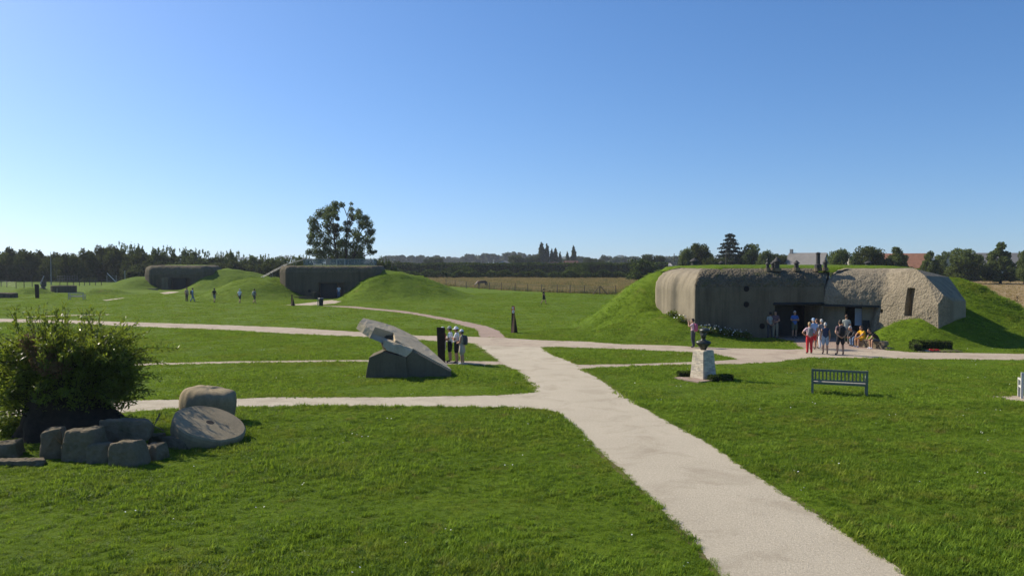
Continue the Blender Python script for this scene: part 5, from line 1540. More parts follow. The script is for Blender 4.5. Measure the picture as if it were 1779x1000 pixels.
# flagpole
q = G(89, 495)
t = thing('flagpole', 'slender white flagpole rising before the left hedgerow', 'flagpole', (q.x, q.y, 0))
mb = MB(); mb.tube([(0, 0, -.1), (0, 0, 3.5), (0, 0, 6.8)], [.11, .085, .05], 10); mb.build('pole', M_STEEL, t)
mb = MB(); mb.rings([(0, 0, 6.8, .03, .03), (0, 0, 6.86, .07, .07), (0, 0, 6.92, .02, .02)], 8); mb.build('finial', M_STEEL, t)
mb = MB(); mb.box(-.12, .06, -.14, -.08, 1.9, 2.3); mb.build('cleat', M_STEEL, t)
# gun pit and gun
gp = G(101, 508)
t = thing('gun_pit', 'low round dark concrete gun pit on the left lawn', 'gun pit', (gp.x, gp.y + 1.6, 0))
mb = MB(); n = 28
vs, fs = [], []
for r, z in ((1.85, -.2), (1.85, 1.02), (1.6, 1.06), (1.55, 1.0), (1.5, -.1)):
    for k in range(n): vs.append((r * math.cos(2 * math.pi * k / n), r * math.sin(2 * math.pi * k / n), z))
for i in range(4):
    for k in range(n): fs.append((i * n + k, i * n + (k + 1) % n, (i + 1) * n + (k + 1) % n, (i + 1) * n + k))
mb.add(vs, fs); mb.build('ring_wall', M_CON_DARK, t)
mb = MB(); mb.box(-.08, .08, -1.98, -1.86, -.1, .7); mb.build('rib', M_CON, t)
q = G(73, 503)
t = thing('gun', 'anti aircraft gun with pale raised barrel beside the gun pit', 'gun', (q.x, q.y, hz(q.x, q.y)), .3)
mb = MB(); mb.tube([(-.25, 0, .9), (.05, 0, 1.65), (.35, 0, 2.4)], [.13, .10, .075], 10); mb.build('barrel', M_STEEL, t)
mb = MB(); mb.rings([(.1, 0, -.1, .55, .5), (.1, 0, .35, .45, .4), (.1, 0, .5, .28, .28), (.1, 0, .95, .24, .24)], 12); mb.build('mount', M_IRON, t)
mb = MB(); mb.box(.05, .6, -.3, .3, .5, 1.35); mb.build('shield', M_IRON, t)
for s in (-1, 1): mb = MB(); mb.tube([(.1, 0, .15), (-.9 * s, .3 * s, .05)], .07, 6); mb.build('outrigger', M_IRON, t)
q = G(181, 508)
stone('low flat concrete remnant left of the far bunker', 181, 508, None, 3.0, 1.4, .42, 33, M_CON_DARK, 'concrete_remnant', cat='ruin')
stone('broken concrete rubble at the left picture edge', 2, 517, None, 4.0, 2.0, .72, 34, M_CON_DARK, 'rubble', cat='ruin')
stone('flat rubble slab beside the left picture edge', 18, 517, None, 1.6, 1.0, .32, 35, M_CON_DARK, 'rubble', cat='ruin')

# ------------------------------------------------------------------ houses
M_TILE_G = plain('grey_roof', (.20, .19, .175), .85, .12, .8)
M_TILE_R = plain('brown_tiles', (.19, .09, .055), .85, .2, 1.5)
M_TILE_O = plain('red_tiles', (.26, .11, .06), .85, .2, 1.5)
M_REND = plain('pale_render', (.46, .42, .35), .9, .08)
M_RENDG = plain('grey_render', (.30, .30, .29), .9, .08)
M_PANE = plain('window_glass', (.03, .035, .04), .15, .2, spec=.6)
def house(label, px, Y, L, Wd, eave, ridge, rz, roofm, wallm, chim=None, win=2):
    t = thing('house', label, 'house', at_ground(px, Y), rz)
    mb = MB()
    mb.prism([(-Wd / 2, -.1), (Wd / 2, -.1), (Wd / 2, eave), (0, ridge - .15), (-Wd / 2, eave)], -L / 2, L / 2)
    o = mb.build('wall', wallm, t); o.rotation_euler.z = math.pi / 2
    mb = MB()
    e = .35
    for s in (-1, 1):
        a = [(-L / 2 - e, s * (Wd / 2 + e), eave - e * (ridge - eave) / (Wd / 2)), (L / 2 + e, s * (Wd / 2 + e), eave - e * (ridge - eave) / (Wd / 2)), (L / 2 + e, 0, ridge), (-L / 2 - e, 0, ridge)]
        mb.add(a + [(x, y, z + .14) for x, y, z in a], [(0, 1, 2, 3), (4, 5, 6, 7), (0, 1, 5, 4), (1, 2, 6, 5), (2, 3, 7, 6), (3, 0, 4, 7)])
    r = mb.build('roof', roofm, t)
    if chim is not None:
        mb = MB(); mb.box(chim - .35, chim + .35, -.3, .3, ridge - .8, ridge + 1.1); mb.build('chimney', wallm, r)
    for k in range(win):
        x = -L / 2 + (k + .7) * L / (win + .4)
        mb = MB(); mb.box(x - .55, x + .55, -Wd / 2 - .05, -Wd / 2 + .02, .9, 2.1); w = mb.build('window', M_WHITE, t)
        mb = MB(); mb.box(x - .46, x + .46, -Wd / 2 - .06, -Wd / 2 - .052, .98, 2.02); mb.build('pane', M_PANE, w)
    return t
def zt(py, Y): return H + (HY - py) * Y / F
house('grey roofed house with pale chimney behind the tall roof stack', 1403, 205, 9.0, 10.0, 2.6, zt(440, 205), math.radians(-40), M_TILE_G, M_RENDG, -4.2)
house('brown tiled house between the garden trees', 1566, 215, 11.5, 9.0, 3.0, zt(441, 215), math.radians(-38), M_TILE_R, M_RENDG, None)
house('long grey roofed house at the right picture edge', 1742, 225, 15.5, 10.0, 3.4, zt(440, 225), math.radians(-8), M_TILE_G, M_REND, -1.0, 4)
house('small pale house with cream gable left of the long grey roof', 1648, 220, 5.5, 6.0, 2.4, zt(446, 220), math.radians(60), M_TILE_G, M_REND, None)
house('flat looking pale house far behind the round garden trees', 1488, 300, 6.0, 6.0, 4.0, zt(446, 300), 0.1, M_TILE_G, M_REND, None)
house('pale blue gabled house before the left far wood', 876, 430, 9.0, 9.0, 3.0, zt(453.2, 430), math.radians(78), M_TILE_G, plain('pale_blue_render', (.42, .48, .56), .9, .05), None, 0)
house('small brown brick house under the poplars', 961, 420, 5.0, 6.0, 4.2, zt(454, 420), math.radians(85), M_TILE_R, plain('brown_brick', (.20, .13, .09), .9, .15), None, 0)
house('dark red roofed house right of the poplars', 992, 420, 7.0, 7.0, 3.0, zt(453, 420), math.radians(20), M_TILE_R, plain('brown_brick', (.20, .13, .09), .9, .15), None, 0)
house('low bright red tiled roof far behind the clipped hedge, left one', 1080, 400, 5.5, 6, 2.8, zt(460, 400), .1, M_TILE_O, M_REND, -1, 0)
house('low bright red tiled roof behind the big field bush, right one', 1100, 390, 4.5, 6, 2.8, zt(460, 390), .1, M_TILE_O, M_REND, None, 0)
house('small pale house with white chimney beside the bunker bank', 1157, 400, 4.0, 5, 3.0, zt(457.5, 400), .2, M_REND, M_REND, -.6, 1)
for px, lab in ((1708, 'white low wall piece behind the dark hedge, left one'), (1727, 'white low wall piece behind the dark hedge, second from left'), (1744, 'white low wall piece behind the dark hedge, third from left'), (1760, 'white low wall piece behind the dark hedge, right one')):
    o = MB().box(-.95, .95, -.15, .15, 0, 1.95).build('white_wall', M_WHITE); o.location = at_ground(px, 206); tag(o, lab, 'wall')
# telegraph poles
for px, top, Y, lab in ((1171, 440, 240, 'thin dark pole above the bunker bank'), (1261, 433, 190, 'thin brown pole before the cedar'), ):
    o = MB().tube([(0, 0, 0), (0, 0, zt(top, Y))], [.14, .1], 6).build('utility_pole', M_POST); o.location = at_ground(px, Y); tag(o, lab, 'pole')
# ------------------------------------------------------------------ people
SKIN = plain('skin', (.42, .24, .155), .6, .06)
EYE = plain('eye_dark', (.02, .015, .012), .4)
LIP = plain('lip', (.30, .12, .09), .6)
def cloth(name, col, var=.12): return plain(name, col, .9, var, 9, .2, 60)
CL = {k: cloth(k + '_cloth', c) for k, c in dict(white=(.72, .72, .74), offwhite=(.60, .58, .52), black=(.018, .018, .022), navy=(.03, .045, .09), grey=(.20, .20, .21), lightblue=(.30, .42, .60), blue=(.05, .14, .42), denim=(.11, .17, .28), paledenim=(.26, .34, .44),
      red=(.52, .03, .035), pink=(.62, .42, .46), rose=(.42, .10, .18), charcoal=(.06, .062, .068), beige=(.42, .37, .29), khaki=(.22, .20, .14), yellow=(.66, .36, .02), brown=(.09, .06, .045), plaid=(.13, .085, .095), sage=(.32, .34, .30), olive=(.10, .12, .08), maroon=(.16, .05, .05), tan=(.45, .30, .20)).items()}
HAIR = {k: plain(k + '_hair', c, .7, .2, 20) for k, c in dict(dark=(.025, .018, .014), brown=(.09, .05, .03), blond=(.36, .25, .13), grey=(.42, .41, .39)).items()}

def pose_joints(kind):
    J = dict(pel=(0, 0, .97), sp=(0, 0, 1.15), ch=(0, 0, 1.33), nk=(0, .01, 1.47), hb=(0, -.01, 1.55),
             shL=(.175, .01, 1.405), elL=(.235, .03, 1.13), wrL=(.245, -.05, .90), hdL=(.24, -.085, .815),
             shR=(-.175, .01, 1.405), elR=(-.235, .03, 1.13), wrR=(-.245, -.05, .90), hdR=(-.24, -.085, .815),
             hpL=(.095, 0, .92), knL=(.105, -.015, .50), anL=(.11, .02, .09), toL=(.13, -.15, .035),
             hpR=(-.095, 0, .92), knR=(-.105, -.015, .50), anR=(-.11, .02, .09), toR=(-.13, -.15, .035))
    U = {}
    if kind == 'akimbo':
        U = dict(elL=(.40, .06, 1.17), wrL=(.21, -.04, 1.02), hdL=(.15, -.10, 1.0), elR=(-.40, .06, 1.17), wrR=(-.21, -.04, 1.02), hdR=(-.15, -.10, 1.0))
    elif kind == 'walk':
        U = dict(knL=(.10, -.16, .52), anL=(.10, -.24, .10), toL=(.11, -.40, .06), knR=(-.10, .04, .50), anR=(-.10, .30, .14), toR=(-.11, .17, .035),
                 elL=(.23, .12, 1.15), wrL=(.24, .14, .91), hdL=(.24, .12, .82), elR=(-.23, -.06, 1.14), wrR=(-.23, -.22, .95), hdR=(-.22, -.29, .90))
    elif kind == 'photo':
        U = dict(elL=(.26, -.16, 1.28), wrL=(.10, -.26, 1.52), hdL=(.05, -.27, 1.60), elR=(-.26, -.16, 1.28), wrR=(-.10, -.26, 1.52), hdR=(-.05, -.27, 1.60), anL=(.13, .10, .09), toL=(.15, -.07, .035))
    elif kind == 'front_hands':
        U = dict(elL=(.24, -.02, 1.14), wrL=(.08, -.24, 1.08), hdL=(.0, -.27, 1.08), elR=(-.24, -.02, 1.14), wrR=(-.10, -.22, 1.14), hdR=(-.03, -.27, 1.16))
    elif kind == 'folded':
        U = dict(elL=(.25, -.06, 1.15), wrL=(.02, -.20, 1.17), hdL=(-.08, -.19, 1.19), elR=(-.25, -.06, 1.15), wrR=(-.02, -.22, 1.21), hdR=(.08, -.21, 1.23))
    elif kind == 'back_hands':
        U = dict(elL=(.27, .12, 1.14), wrL=(.10, .21, .95), hdL=(.03, .21, .90), elR=(-.27, .12, 1.14), wrR=(-.10, .21, .95), hdR=(-.03, .22, .91), anL=(.15, .02, .09), toL=(.19, -.15, .035), anR=(-.15, .02, .09), toR=(-.19, -.15, .035), knL=(.13, -.01, .5), knR=(-.13, -.01, .5))
    elif kind in ('sit', 'sit_lean'):
        l = .0 if kind == 'sit' else 1.0
        U = dict(pel=(0, 0, .55), sp=(0, -.03 - .10 * l, .73), ch=(0, -.07 - .26 * l, .90 - .05 * l), nk=(0, -.10 - .36 * l, 1.03 - .08 * l), hb=(0, -.13 - .43 * l, 1.10 - .10 * l),
                 shL=(.175, -.08 - .31 * l, .97 - .06 * l), elL=(.22, -.30 - .25 * l, .78 - .10 * l), wrL=(.12, -.46 - .18 * l, .64 - .06 * l), hdL=(.08, -.53 - .17 * l, .60 - .06 * l),
                 shR=(-.175, -.08 - .31 * l, .97 - .06 * l), elR=(-.22, -.30 - .25 * l, .78 - .10 * l), wrR=(-.12, -.46 - .18 * l, .64 - .06 * l), hdR=(-.08, -.53 - .17 * l, .60 - .06 * l),
                 hpL=(.10, -.05, .53), knL=(.13, -.46, .53), anL=(.13, -.46, .09), toL=(.14, -.63, .035), hpR=(-.10, -.05, .53), knR=(-.13, -.46, .53), anR=(-.13, -.42, .09), toR=(-.14, -.59, .035))
    J.update(U)
    return {k: Vector(v) for k, v in J.items()}

def person(label, px, py, face, pose, top, bottom, hair='dark', hat=None, shorts=True, sleeves='short', bag=None, h=1.72, loc=None, shoe='charcoal', longhair=False, headpitch=.1, headyaw=0., group=None, skirt=False, socks=None):
    J = pose_joints(pose)
    V, R, E, B = [], [], [], []            # joints, radii, edges, bone kinds
    def add(p, r): V.append(Vector(p)); R.append(r); return len(V) - 1
    def bone(a, b, kind): E.append((a, b)); B.append(kind)
    pel = add(J['pel'], .125); sp = add(J['sp'], .118); ch = add(J['ch'], .132); nk = add(J['nk'], .062); hb = add(J['hb'], .052)
    bone(pel, sp, 'torso'); bone(sp, ch, 'torso'); bone(ch, nk, 'torso'); bone(nk, hb, 'skin')
    thigh = 'bottom'; calf = 'skin' if shorts else 'bottom'
    for s in 'LR':
        sh = add(J['sh' + s], .068 if sleeves != 'none' else .058)
        bone(ch, sh, 'torso')
        mid = J['sh' + s].lerp(J['el' + s], .55)
        up = add(mid, .058 if sleeves != 'none' else .046); bone(sh, up, 'top' if sleeves != 'none' else 'skin')
        el = add(J['el' + s], .044); bone(up, el, 'top' if sleeves == 'long' else 'skin')
        wr = add(J['wr' + s], .029 if sleeves != 'long' else .036); bone(el, wr, 'top' if sleeves == 'long' else 'skin')
        hd = add(J['hd' + s], .034); bone(wr, hd, 'skin')
        hp = add(J['hp' + s], .100); bone(pel, hp, 'bottom')
        m1 = add(J['hp' + s].lerp(J['kn' + s], .45), .092 if not skirt else .12); bone(hp, m1, thigh)
        if shorts:
            m2 = add(J['hp' + s].lerp(J['kn' + s], .80), .086 if not skirt else .12); bone(m1, m2, thigh)
            m3 = add(J['hp' + s].lerp(J['kn' + s], .86), .060); bone(m2, m3, thigh); m1 = m3
        kn = add(J['kn' + s], .056 if shorts else .072); bone(m1, kn, calf)
        cf = add(J['kn' + s].lerp(J['an' + s], .35), .055 if shorts else .068); bone(kn, cf, calf)
        an = add(J['an' + s], .040 if shorts else .058); bone(cf, an, calf)
        to = add(J['to' + s], .040); bone(an, to, 'shoe')
    me = bpy.data.meshes.new('tmp'); me.from_pydata(V, E, [])
    o = bpy.data.objects.new('tmp', me); C.objects.link(o)
    md = o.modifiers.new('skin', 'SKIN'); md.use_smooth_shade = True
    md2 = o.modifiers.new('sub', 'SUBSURF'); md2.levels = 2; md2.render_levels = 2
    sk = me.skin_vertices[0].data
    for i, r in enumerate(R): sk[i].radius = (r * 1.12, r * 1.12); sk[i].use_root = (i == pel)
    dg = bpy.context.evaluated_depsgraph_get()
    bme = bpy.data.meshes.new_from_object(o.evaluated_get(dg))
    bpy.data.objects.remove(o); bpy.data.meshes.remove(me)
    co = np.zeros(len(bme.vertices) * 3, np.float32); bme.vertices.foreach_get('co', co); co = co.reshape(-1, 3)
    polys = [tuple(p.vertices) for p in bme.polygons]
    cen = np.array([co[list(p)].mean(0) for p in polys])
    best = np.full(len(cen), 9e9); kind = np.zeros(len(cen), int)
    ks = ['skin', 'top', 'bottom', 'shoe']
    for (a, b), k in zip(E, B):
        A_, B_ = np.array(V[a]), np.array(V[b]); d = B_ - A_
        t = np.clip((cen - A_) @ d / max(1e-9, d @ d), 0, 1)
        dist = np.linalg.norm(cen - A_ - t[:, None] * d, axis=1) - (R[a] * (1 - t) + R[b] * t)
        kk = ks.index('top' if k == 'torso' else k)
        m = dist < best
        best[m] = dist[m]; kind[m] = kk
    bpy.data.meshes.remove(bme)
    verts = [Vector(map(float, v)) for v in co]
    torso_c = V[ch]
    mb = MB(); mb.v = [tuple(v) for v in verts]; mb.f = polys; mb.m = [int(k) for k in kind]
    # head
    Hm = Matrix.Translation(V[hb] + Vector((0, -.005, -.012))) @ Matrix.Rotation(headyaw, 4, 'Z') @ Matrix.Rotation(headpitch, 4, 'X')
    mb.mi = 0
    mb.rings([(0, -.03, -.02, .035, .04), (0, -.035, 0, .052, .058), (0, -.03, .03, .064, .080), (0, -.02, .075, .073, .093), (0, -.012, .115, .077, .097), (0, -.006, .155, .075, .094), (0, 0, .195, .062, .078), (0, 0, .22, .038, .05), (0, 0, .232, .012, .016)], 14, True, Hm)
    mb.rings([(0, -.118, .062, .011, .012), (0, -.126, .072, .014, .016), (0, -.112, .11, .008, .01)], 8, True, Hm)
    for s in (-1, 1):
        mb.rings([(s * .076, .0, .06, .006, .012), (s * .083, .004, .085, .009, .02), (s * .078, .004, .108, .006, .012)], 8, True, Hm)
    mb.mi = 4
    for s in (-1, 1): mb.rings([(s * .03, -.100, .104, .009, .006), (s * .03, -.103, .112, .012, .008), (s * .03, -.100, .12, .009, .006)], 8, True, Hm)
    mb.mi = 5
    mb.rings([(0, -.105, .026, .022, .008), (0, -.109, .033, .024, .008), (0, -.106, .041, .02, .007)], 8, True, Hm)
    # fingers
    mb.mi = 0
    for s, sg in (('L', 1), ('R', -1)):
        w, d_ = J['wr' + s], J['hd' + s]
        f = (d_ - w).normalized()
        side = f.cross(Vector((sg * .9, .2, .1)))
        if side.length < .1: side = f.cross(Vector((0, 0, 1)))
        side.normalize(); inn = f.cross(side).normalized() * .5
        for k, ln in enumerate((.070, .080, .075, .058)):
            b0 = d_ + side * (k - 1.5) * .018 + f * .012
            mb.tube([b0, b0 + f * ln * .5 + inn * .012, b0 + f * ln * .85 + inn * .035], [.0095, .009, .006], 5)
        b0 = w.lerp(d_, .45) + side * -.030
        mb.tube([b0, b0 + side * -.022 + f * .03, b0 + side * -.020 + f * .062 + inn * .02], [.011, .010, .007], 5)
    T = thing('person', label, 'person', (0, 0, 0), face, group, h / 1.785)
    if loc is None:
        q = G(px, py); loc = (q.x, q.y, hz(q.x, q.y))
    T.location = (loc[0], loc[1], loc[2] + .004)
    body = mb.build('body', [SKIN, CL[top], CL[bottom], CL[shoe], EYE, LIP], T, True)
    hm = HAIR[hair]
    if hat:
        mb = MB()
        mb.rings([(0, .0, .118, .088, .108), (0, .0, .15, .088, .107), (0, .0, .20, .078, .095), (0, .0, .235, .05, .06), (0, .0, .247, .01, .012)], 14, True, Hm)
        if hat[1] == 'cap':
            mb.rings([(0, -.10, .128, .068, .09), (0, -.105, .138, .07, .092)], 14, True, Hm)
        else:
            mb.rings([(0, -.01, .122, .16, .18), (0, -.01, .134, .15, .17)], 18, True, Hm)
        mb.build('hat', CL[hat[0]], T, True)
        mb = MB(); mb.rings([(0, .035, .03, .066, .066), (0, .03, .07, .078, .080), (0, .022, .125, .082, .086)], 14, True, Hm); mb.build('hair', hm, T, True)
    else:
        mb = MB()
        z0 = -.10 if longhair else .035
        mb.rings([(0, .045, z0, .055, .045), (0, .04, max(.03, z0 + .04), .078, .068), (0, .03, .09, .084, .080), (0, .018, .135, .087, .094), (0, .006, .175, .083, .098), (0, .004, .215, .066, .08), (0, .004, .243, .035, .045), (0, .004, .25, .01, .012)], 14, True, Hm)
        mb.build('hair', hm, T, True)
    if bag:
        d = (V[nk] - V[pel]).normalized(); c = V[sp].lerp(V[ch], .55)
        bk = Vector((0, 1, 0)) - d * d.y; bk.normalize()
        Mx = Matrix((Vector((1, 0, 0)), bk, d)).transposed().to_4x4(); Mx.translation = c + bk * .185
        mb = MB()
        mb.rings([(0, 0, -.24, .10, .05), (0, .005, -.22, .145, .085), (0, .01, -.05, .155, .10), (0, .005, .12, .145, .09), (0, -.005, .20, .115, .07), (0, -.01, .225, .06, .04)], 14, True, Mx)
        b_ = mb.build('backpack', CL[bag], T, True)
        for sx in (-1, 1):
            mb = MB(); mb.tube([Mx @ Vector((sx * .09, -.03, .20)), Mx @ Vector((sx * .10, -.17, .22)), Mx @ Vector((sx * .115, -.33, .12)), Mx @ Vector((sx * .12, -.31, -.05)), Mx @ Vector((sx * .13, -.08, -.18))], .02, 5); mb.build('strap', CL[bag], b_)
    return T
R_ = math.radians
# facing: 0 looks at the camera, 180 away from it, -90 to the left, 90 to the right
NB = 'visitors reading the rusty panel'
person('person mostly hidden behind the rusty panel, maroon top and pale shorts', 770, 627.5, R_(-60), 'front_hands', 'maroon', 'offwhite', 'dark', ('white', 'cap'), h=1.68, group=NB)
person('person in white T shirt, black shorts and pale cap beside the rusty panel', 782, 629, R_(-100), 'front_hands', 'white', 'black', 'dark', ('sage', 'cap'), h=1.74, group=NB, shoe='brown', headyaw=-.2)
person('person in white top and white hat standing between two others at the panel', 793.5, 631, R_(-100), 'folded', 'white', 'black', 'brown', ('white', 'sun'), h=1.76, group=NB)
person('person in beige dress and white hat with dark backpack near the panel', 803, 633, R_(-110), 'front_hands', 'beige', 'beige', 'dark', ('white', 'cap'), bag='charcoal', h=1.66, group=NB, skirt=True, shoe='white', sleeves='none')
person('person in pale shirt and charcoal trousers with pink backpack taking a photo', 1204, 603.5, R_(-125), 'photo', 'pink', 'charcoal', 'dark', shorts=False, bag='rose', h=1.64)
GB = 'visitors gathered before the big bunker'
person('person with red trousers, pink top and hands on hips', 1406, 614, R_(175), 'akimbo', 'pink', 'red', 'blond', shorts=False, h=1.66, group=GB, bag='grey')
person('person in red skirt and blue white cap behind the red trousers', 1413, 607, R_(190), 'stand', 'lightblue', 'red', 'grey', ('lightblue', 'cap'), h=1.74, group=GB)
person('person with bare arms, dark top and grey shorts facing the bunker', 1419, 605, R_(200), 'front_hands', 'brown', 'grey', 'brown', h=1.66, group=GB, sleeves='none')
person('person in white trousers half hidden in the middle of the group', 1427, 606, R_(190), 'stand', 'grey', 'white', 'grey', shorts=False, h=1.66, group=GB)
person('person in navy vest and pale denim shorts seen from behind', 1433.5, 615, R_(170), 'stand', 'navy', 'paledenim', 'grey', h=1.66, group=GB, bag=None, sleeves='none')
person('tall person in plaid shirt, dark shorts and black backpack', 1459.5, 616.5, R_(178), 'back_hands', 'plaid', 'black', 'dark', bag='black', h=1.82, group=GB)
person('person in sage shirt standing by the bunker door', 1470, 597, R_(150), 'stand', 'sage', 'khaki', 'brown', h=1.72, group=GB, shorts=False)
def seat_at(px, py, dz=0): q = G(px, py); return (q.x, q.y, dz)
person('grey haired person in dark shirt and jeans sitting on the seat wall', 1489, 600, R_(-80), 'sit_lean', 'charcoal', 'denim', 'grey', shorts=False, h=1.72, group=GB, sleeves='long', loc=seat_at(1492, 600.5, -.04))
person('person in yellow top and yellow skirt sitting on the seat wall', 1495, 601, R_(-70), 'sit', 'yellow', 'yellow', 'brown', h=1.66, group=GB, loc=seat_at(1499, 602, -.04), longhair=True, bag=None, shoe='denim')
person('person in black top leaning forward at the end of the seat wall', 1524, 606, R_(-85), 'sit_lean', 'black', 'charcoal', 'dark', h=1.70, group=GB, loc=seat_at(1526, 605, -.04), shoe='white')
SB = 'visitors standing in the shaded gateway'
person('person in grey shirt standing left in the shaded gateway', 1338, 587.5, R_(185), 'back_hands', 'sage', 'charcoal', 'dark', h=1.66, group=SB, shorts=False)
person('person in patterned shirt and light trousers in the shaded gateway', 1347, 587.8, R_(-30), 'front_hands', 'plaid', 'khaki', 'dark', h=1.76, group=SB, shorts=False)
person('person in blue shirt with folded arms in the shaded gateway', 1380, 587, R_(5), 'folded', 'blue', 'olive', 'grey', h=1.74, group=SB)
LB = 'visitors walking on the far left lawn'
person('person in tan top and brown trousers leftmost of the far walkers', 324.5, 523.5, R_(60), 'stand', 'tan', 'brown', 'brown', shorts=False, h=1.72, group=LB)
person('person in light shirt and dark jeans beside the tan walker', 334.5, 524.5, R_(120), 'walk', 'lightblue', 'denim', 'dark', shorts=False, h=1.70, group=LB, bag='charcoal')
person('person in black shirt and grey shorts walking alone on far lawn', 372.5, 525.5, R_(170), 'walk', 'black', 'grey', 'dark', h=1.72, group=LB)
person('person in white shirt and dark shorts walking on far lawn', 416.5, 526.5, R_(165), 'walk', 'white', 'charcoal', 'grey', h=1.68, group=LB)
person('person in grey shirt rightmost of the far left walkers', 442, 527.5, R_(150), 'walk', 'grey', 'charcoal', 'dark', h=1.74, group=LB, bag='sage')
person('person in black clothes walking alone on the central lawn', 944.5, 528.5, R_(80), 'walk', 'black', 'black', 'dark', h=1.80)
q = P(574.5, 510, 105.6)
person('person in white shirt standing in the railed bunker gateway', 574.5, 510, R_(10), 'stand', 'white', 'denim', 'dark', h=1.72, loc=(q.x + .9, 106.4, 0.0), shorts=False)

# ------------------------------------------------------------------ the grazing animal
def horse():
    q = G(838, 499.5)
    t = thing('horse', 'brown and dun horse grazing in the dry meadow', 'horse', (q.x, q.y, 0), R_(180))
    # x runs towards the head before turning
    V = [(-.62, 0, 1.08), (-.2, 0, 1.10), (.25, 0, 1.08), (.62, 0, 1.12), (.95, 0, 1.02), (1.22, 0, .72), (1.30, .0, .62), (1.48, 0, .36), (1.58, 0, .20)]
    R = [.27, .30, .30, .27, .18, .13, .14, .10, .075]
    E = [(i, i + 1) for i in range(8)]
    def leg(root, y, pts):
        p = root
        for x, z, r in pts:
            V.append((x, y, z)); R.append(r); E.append((p, len(V) - 1)); p = len(V) - 1
    for y in (-.17, .17):
        o = .12 if y > 0 else -.05
        leg(3, y, [(.60 + o, .80, .13), (.62 + o, .45, .09), (.60 + o, .10, .07), (.64 + o, .02, .085)])
        leg(0, y, [(-.60 - o, .85, .16), (-.55 - o, .66, .10), (-.74 - o, .42, .09), (-.72 - o, .10, .07), (-.68 - o, .02, .085)])
    V.append((-.86, 0, 1.08)); R.append(.07); E.append((0, len(V) - 1)); a = len(V) - 1
    V.append((-.95, 0, .70)); R.append(.075); E.append((a, len(V) - 1)); V.append((-.93, 0, .38)); R.append(.03); E.append((len(V) - 2, len(V) - 1))
    me = bpy.data.meshes.new('tmp'); me.from_pydata(V, E, [])
    o = bpy.data.objects.new('tmp', me); C.objects.link(o)
    o.modifiers.new('skin', 'SKIN'); s = o.modifiers.new('sub', 'SUBSURF'); s.levels = 2; s.render_levels = 2
    for i, r in enumerate(R): me.skin_vertices[0].data[i].radius = (r, r); me.skin_vertices[0].data[i].use_root = (i == 1)
    b = bpy.data.meshes.new_from_object(o.evaluated_get(bpy.context.evaluated_depsgraph_get()))
    bpy.data.objects.remove(o)
    b.materials.clear()
    for m in (plain('dun_coat', (.075, .055, .035), .7, .3, 3), plain('chestnut_coat', (.13, .05, .025), .7, .2, 3), plain('cream_coat', (.55, .42, .32), .7, .1, 3)): b.materials.append(m)
    for p in b.polygons:
        c = p.center
        p.material_index = 2 if (c.x > .95 and c.z > .78 - (c.x - .95) * .4) else (1 if c.x > .42 else 0)
    b.name = 'body'
    obj('body', b, None, t, True)
    mb = MB()
    for y in (-.07, .07): mb.rings([(1.20, y, .86, .03, .025), (1.16, y, .94, .025, .02), (1.13, y, 1.0, .006, .006)], 6)
    mb.build('ears', plain('cream_coat', (.55, .42, .32)), t)
    mb = MB(); mb.tube([(.72, 0, 1.34), (.98, 0, 1.20), (1.2, 0, .90)], [.05, .06, .03], 6); mb.build('mane', plain('cream_coat', (.55, .42, .32)), t)
horse()
# ------------------------------------------------------------------ grass (one object each: nobody could count the blades)
SRC = bpy.data.collections.new('grass_sources')          # kept out of the scene; only instanced
def src(name, me):
    o = bpy.data.objects.new(name, me); SRC.objects.link(o); return o
def blade_tuft(name, n, r, h, w, seed, mat, lean=.5):
    rs = np.random.default_rng(seed)
    V, Fc = [], []
    for i in range(n):
        a = rs.uniform(0, 2 * np.pi); d = r * math.sqrt(rs.random())
        b = np.array([math.cos(a) * d, math.sin(a) * d, -.005])
        t = rs.uniform(0, 2 * np.pi); dr = np.array([math.cos(t), math.sin(t), 0]); sd = np.array([-dr[1], dr[0], 0])
        hh = h * rs.uniform(.5, 1.2); L = lean * rs.uniform(.2, 1.3)
        p1 = b + dr * hh * L * .35 + np.array([0, 0, hh * .6]); p2 = b + dr * hh * L + np.array([0, 0, hh])
        k = len(V); ww = w * rs.uniform(.7, 1.3)
        V += [b - sd * ww * .5, b + sd * ww * .5, p1 + sd * ww * .42, p1 - sd * ww * .42, p2]
        Fc += [(k, k + 1, k + 2, k + 3), (k + 3, k + 2, k + 4)]
    me = bpy.data.meshes.new(name); me.from_pydata([tuple(v) for v in V], [], Fc); me.update(); me.materials.append(mat)
    return src(name, me)
def leaf_tuft(name, n, r, ln, w, seed, mat):
    rs = np.random.default_rng(seed)
    V, Fc = [], []
    for i in range(n):
        a = rs.uniform(0, 2 * np.pi); d = r * math.sqrt(rs.random())
        b = np.array([math.cos(a) * d, math.sin(a) * d, rs.uniform(.005, .04)])
        t = rs.uniform(0, 2 * np.pi); dr = np.array([math.cos(t), math.sin(t), rs.uniform(-.1, .7)]); sd = np.array([-math.sin(t), math.cos(t), 0])
        l = ln * rs.uniform(.6, 1.3); k = len(V)
        V += [b, b + dr * l * .5 + sd * w * .5, b + dr * l, b + dr * l * .5 - sd * w * .5]
        Fc.append((k, k + 1, k + 2, k + 3))
    me = bpy.data.meshes.new(name); me.from_pydata([tuple(v) for v in V], [], Fc); me.update(); me.materials.append(mat)
    return src(name, me)
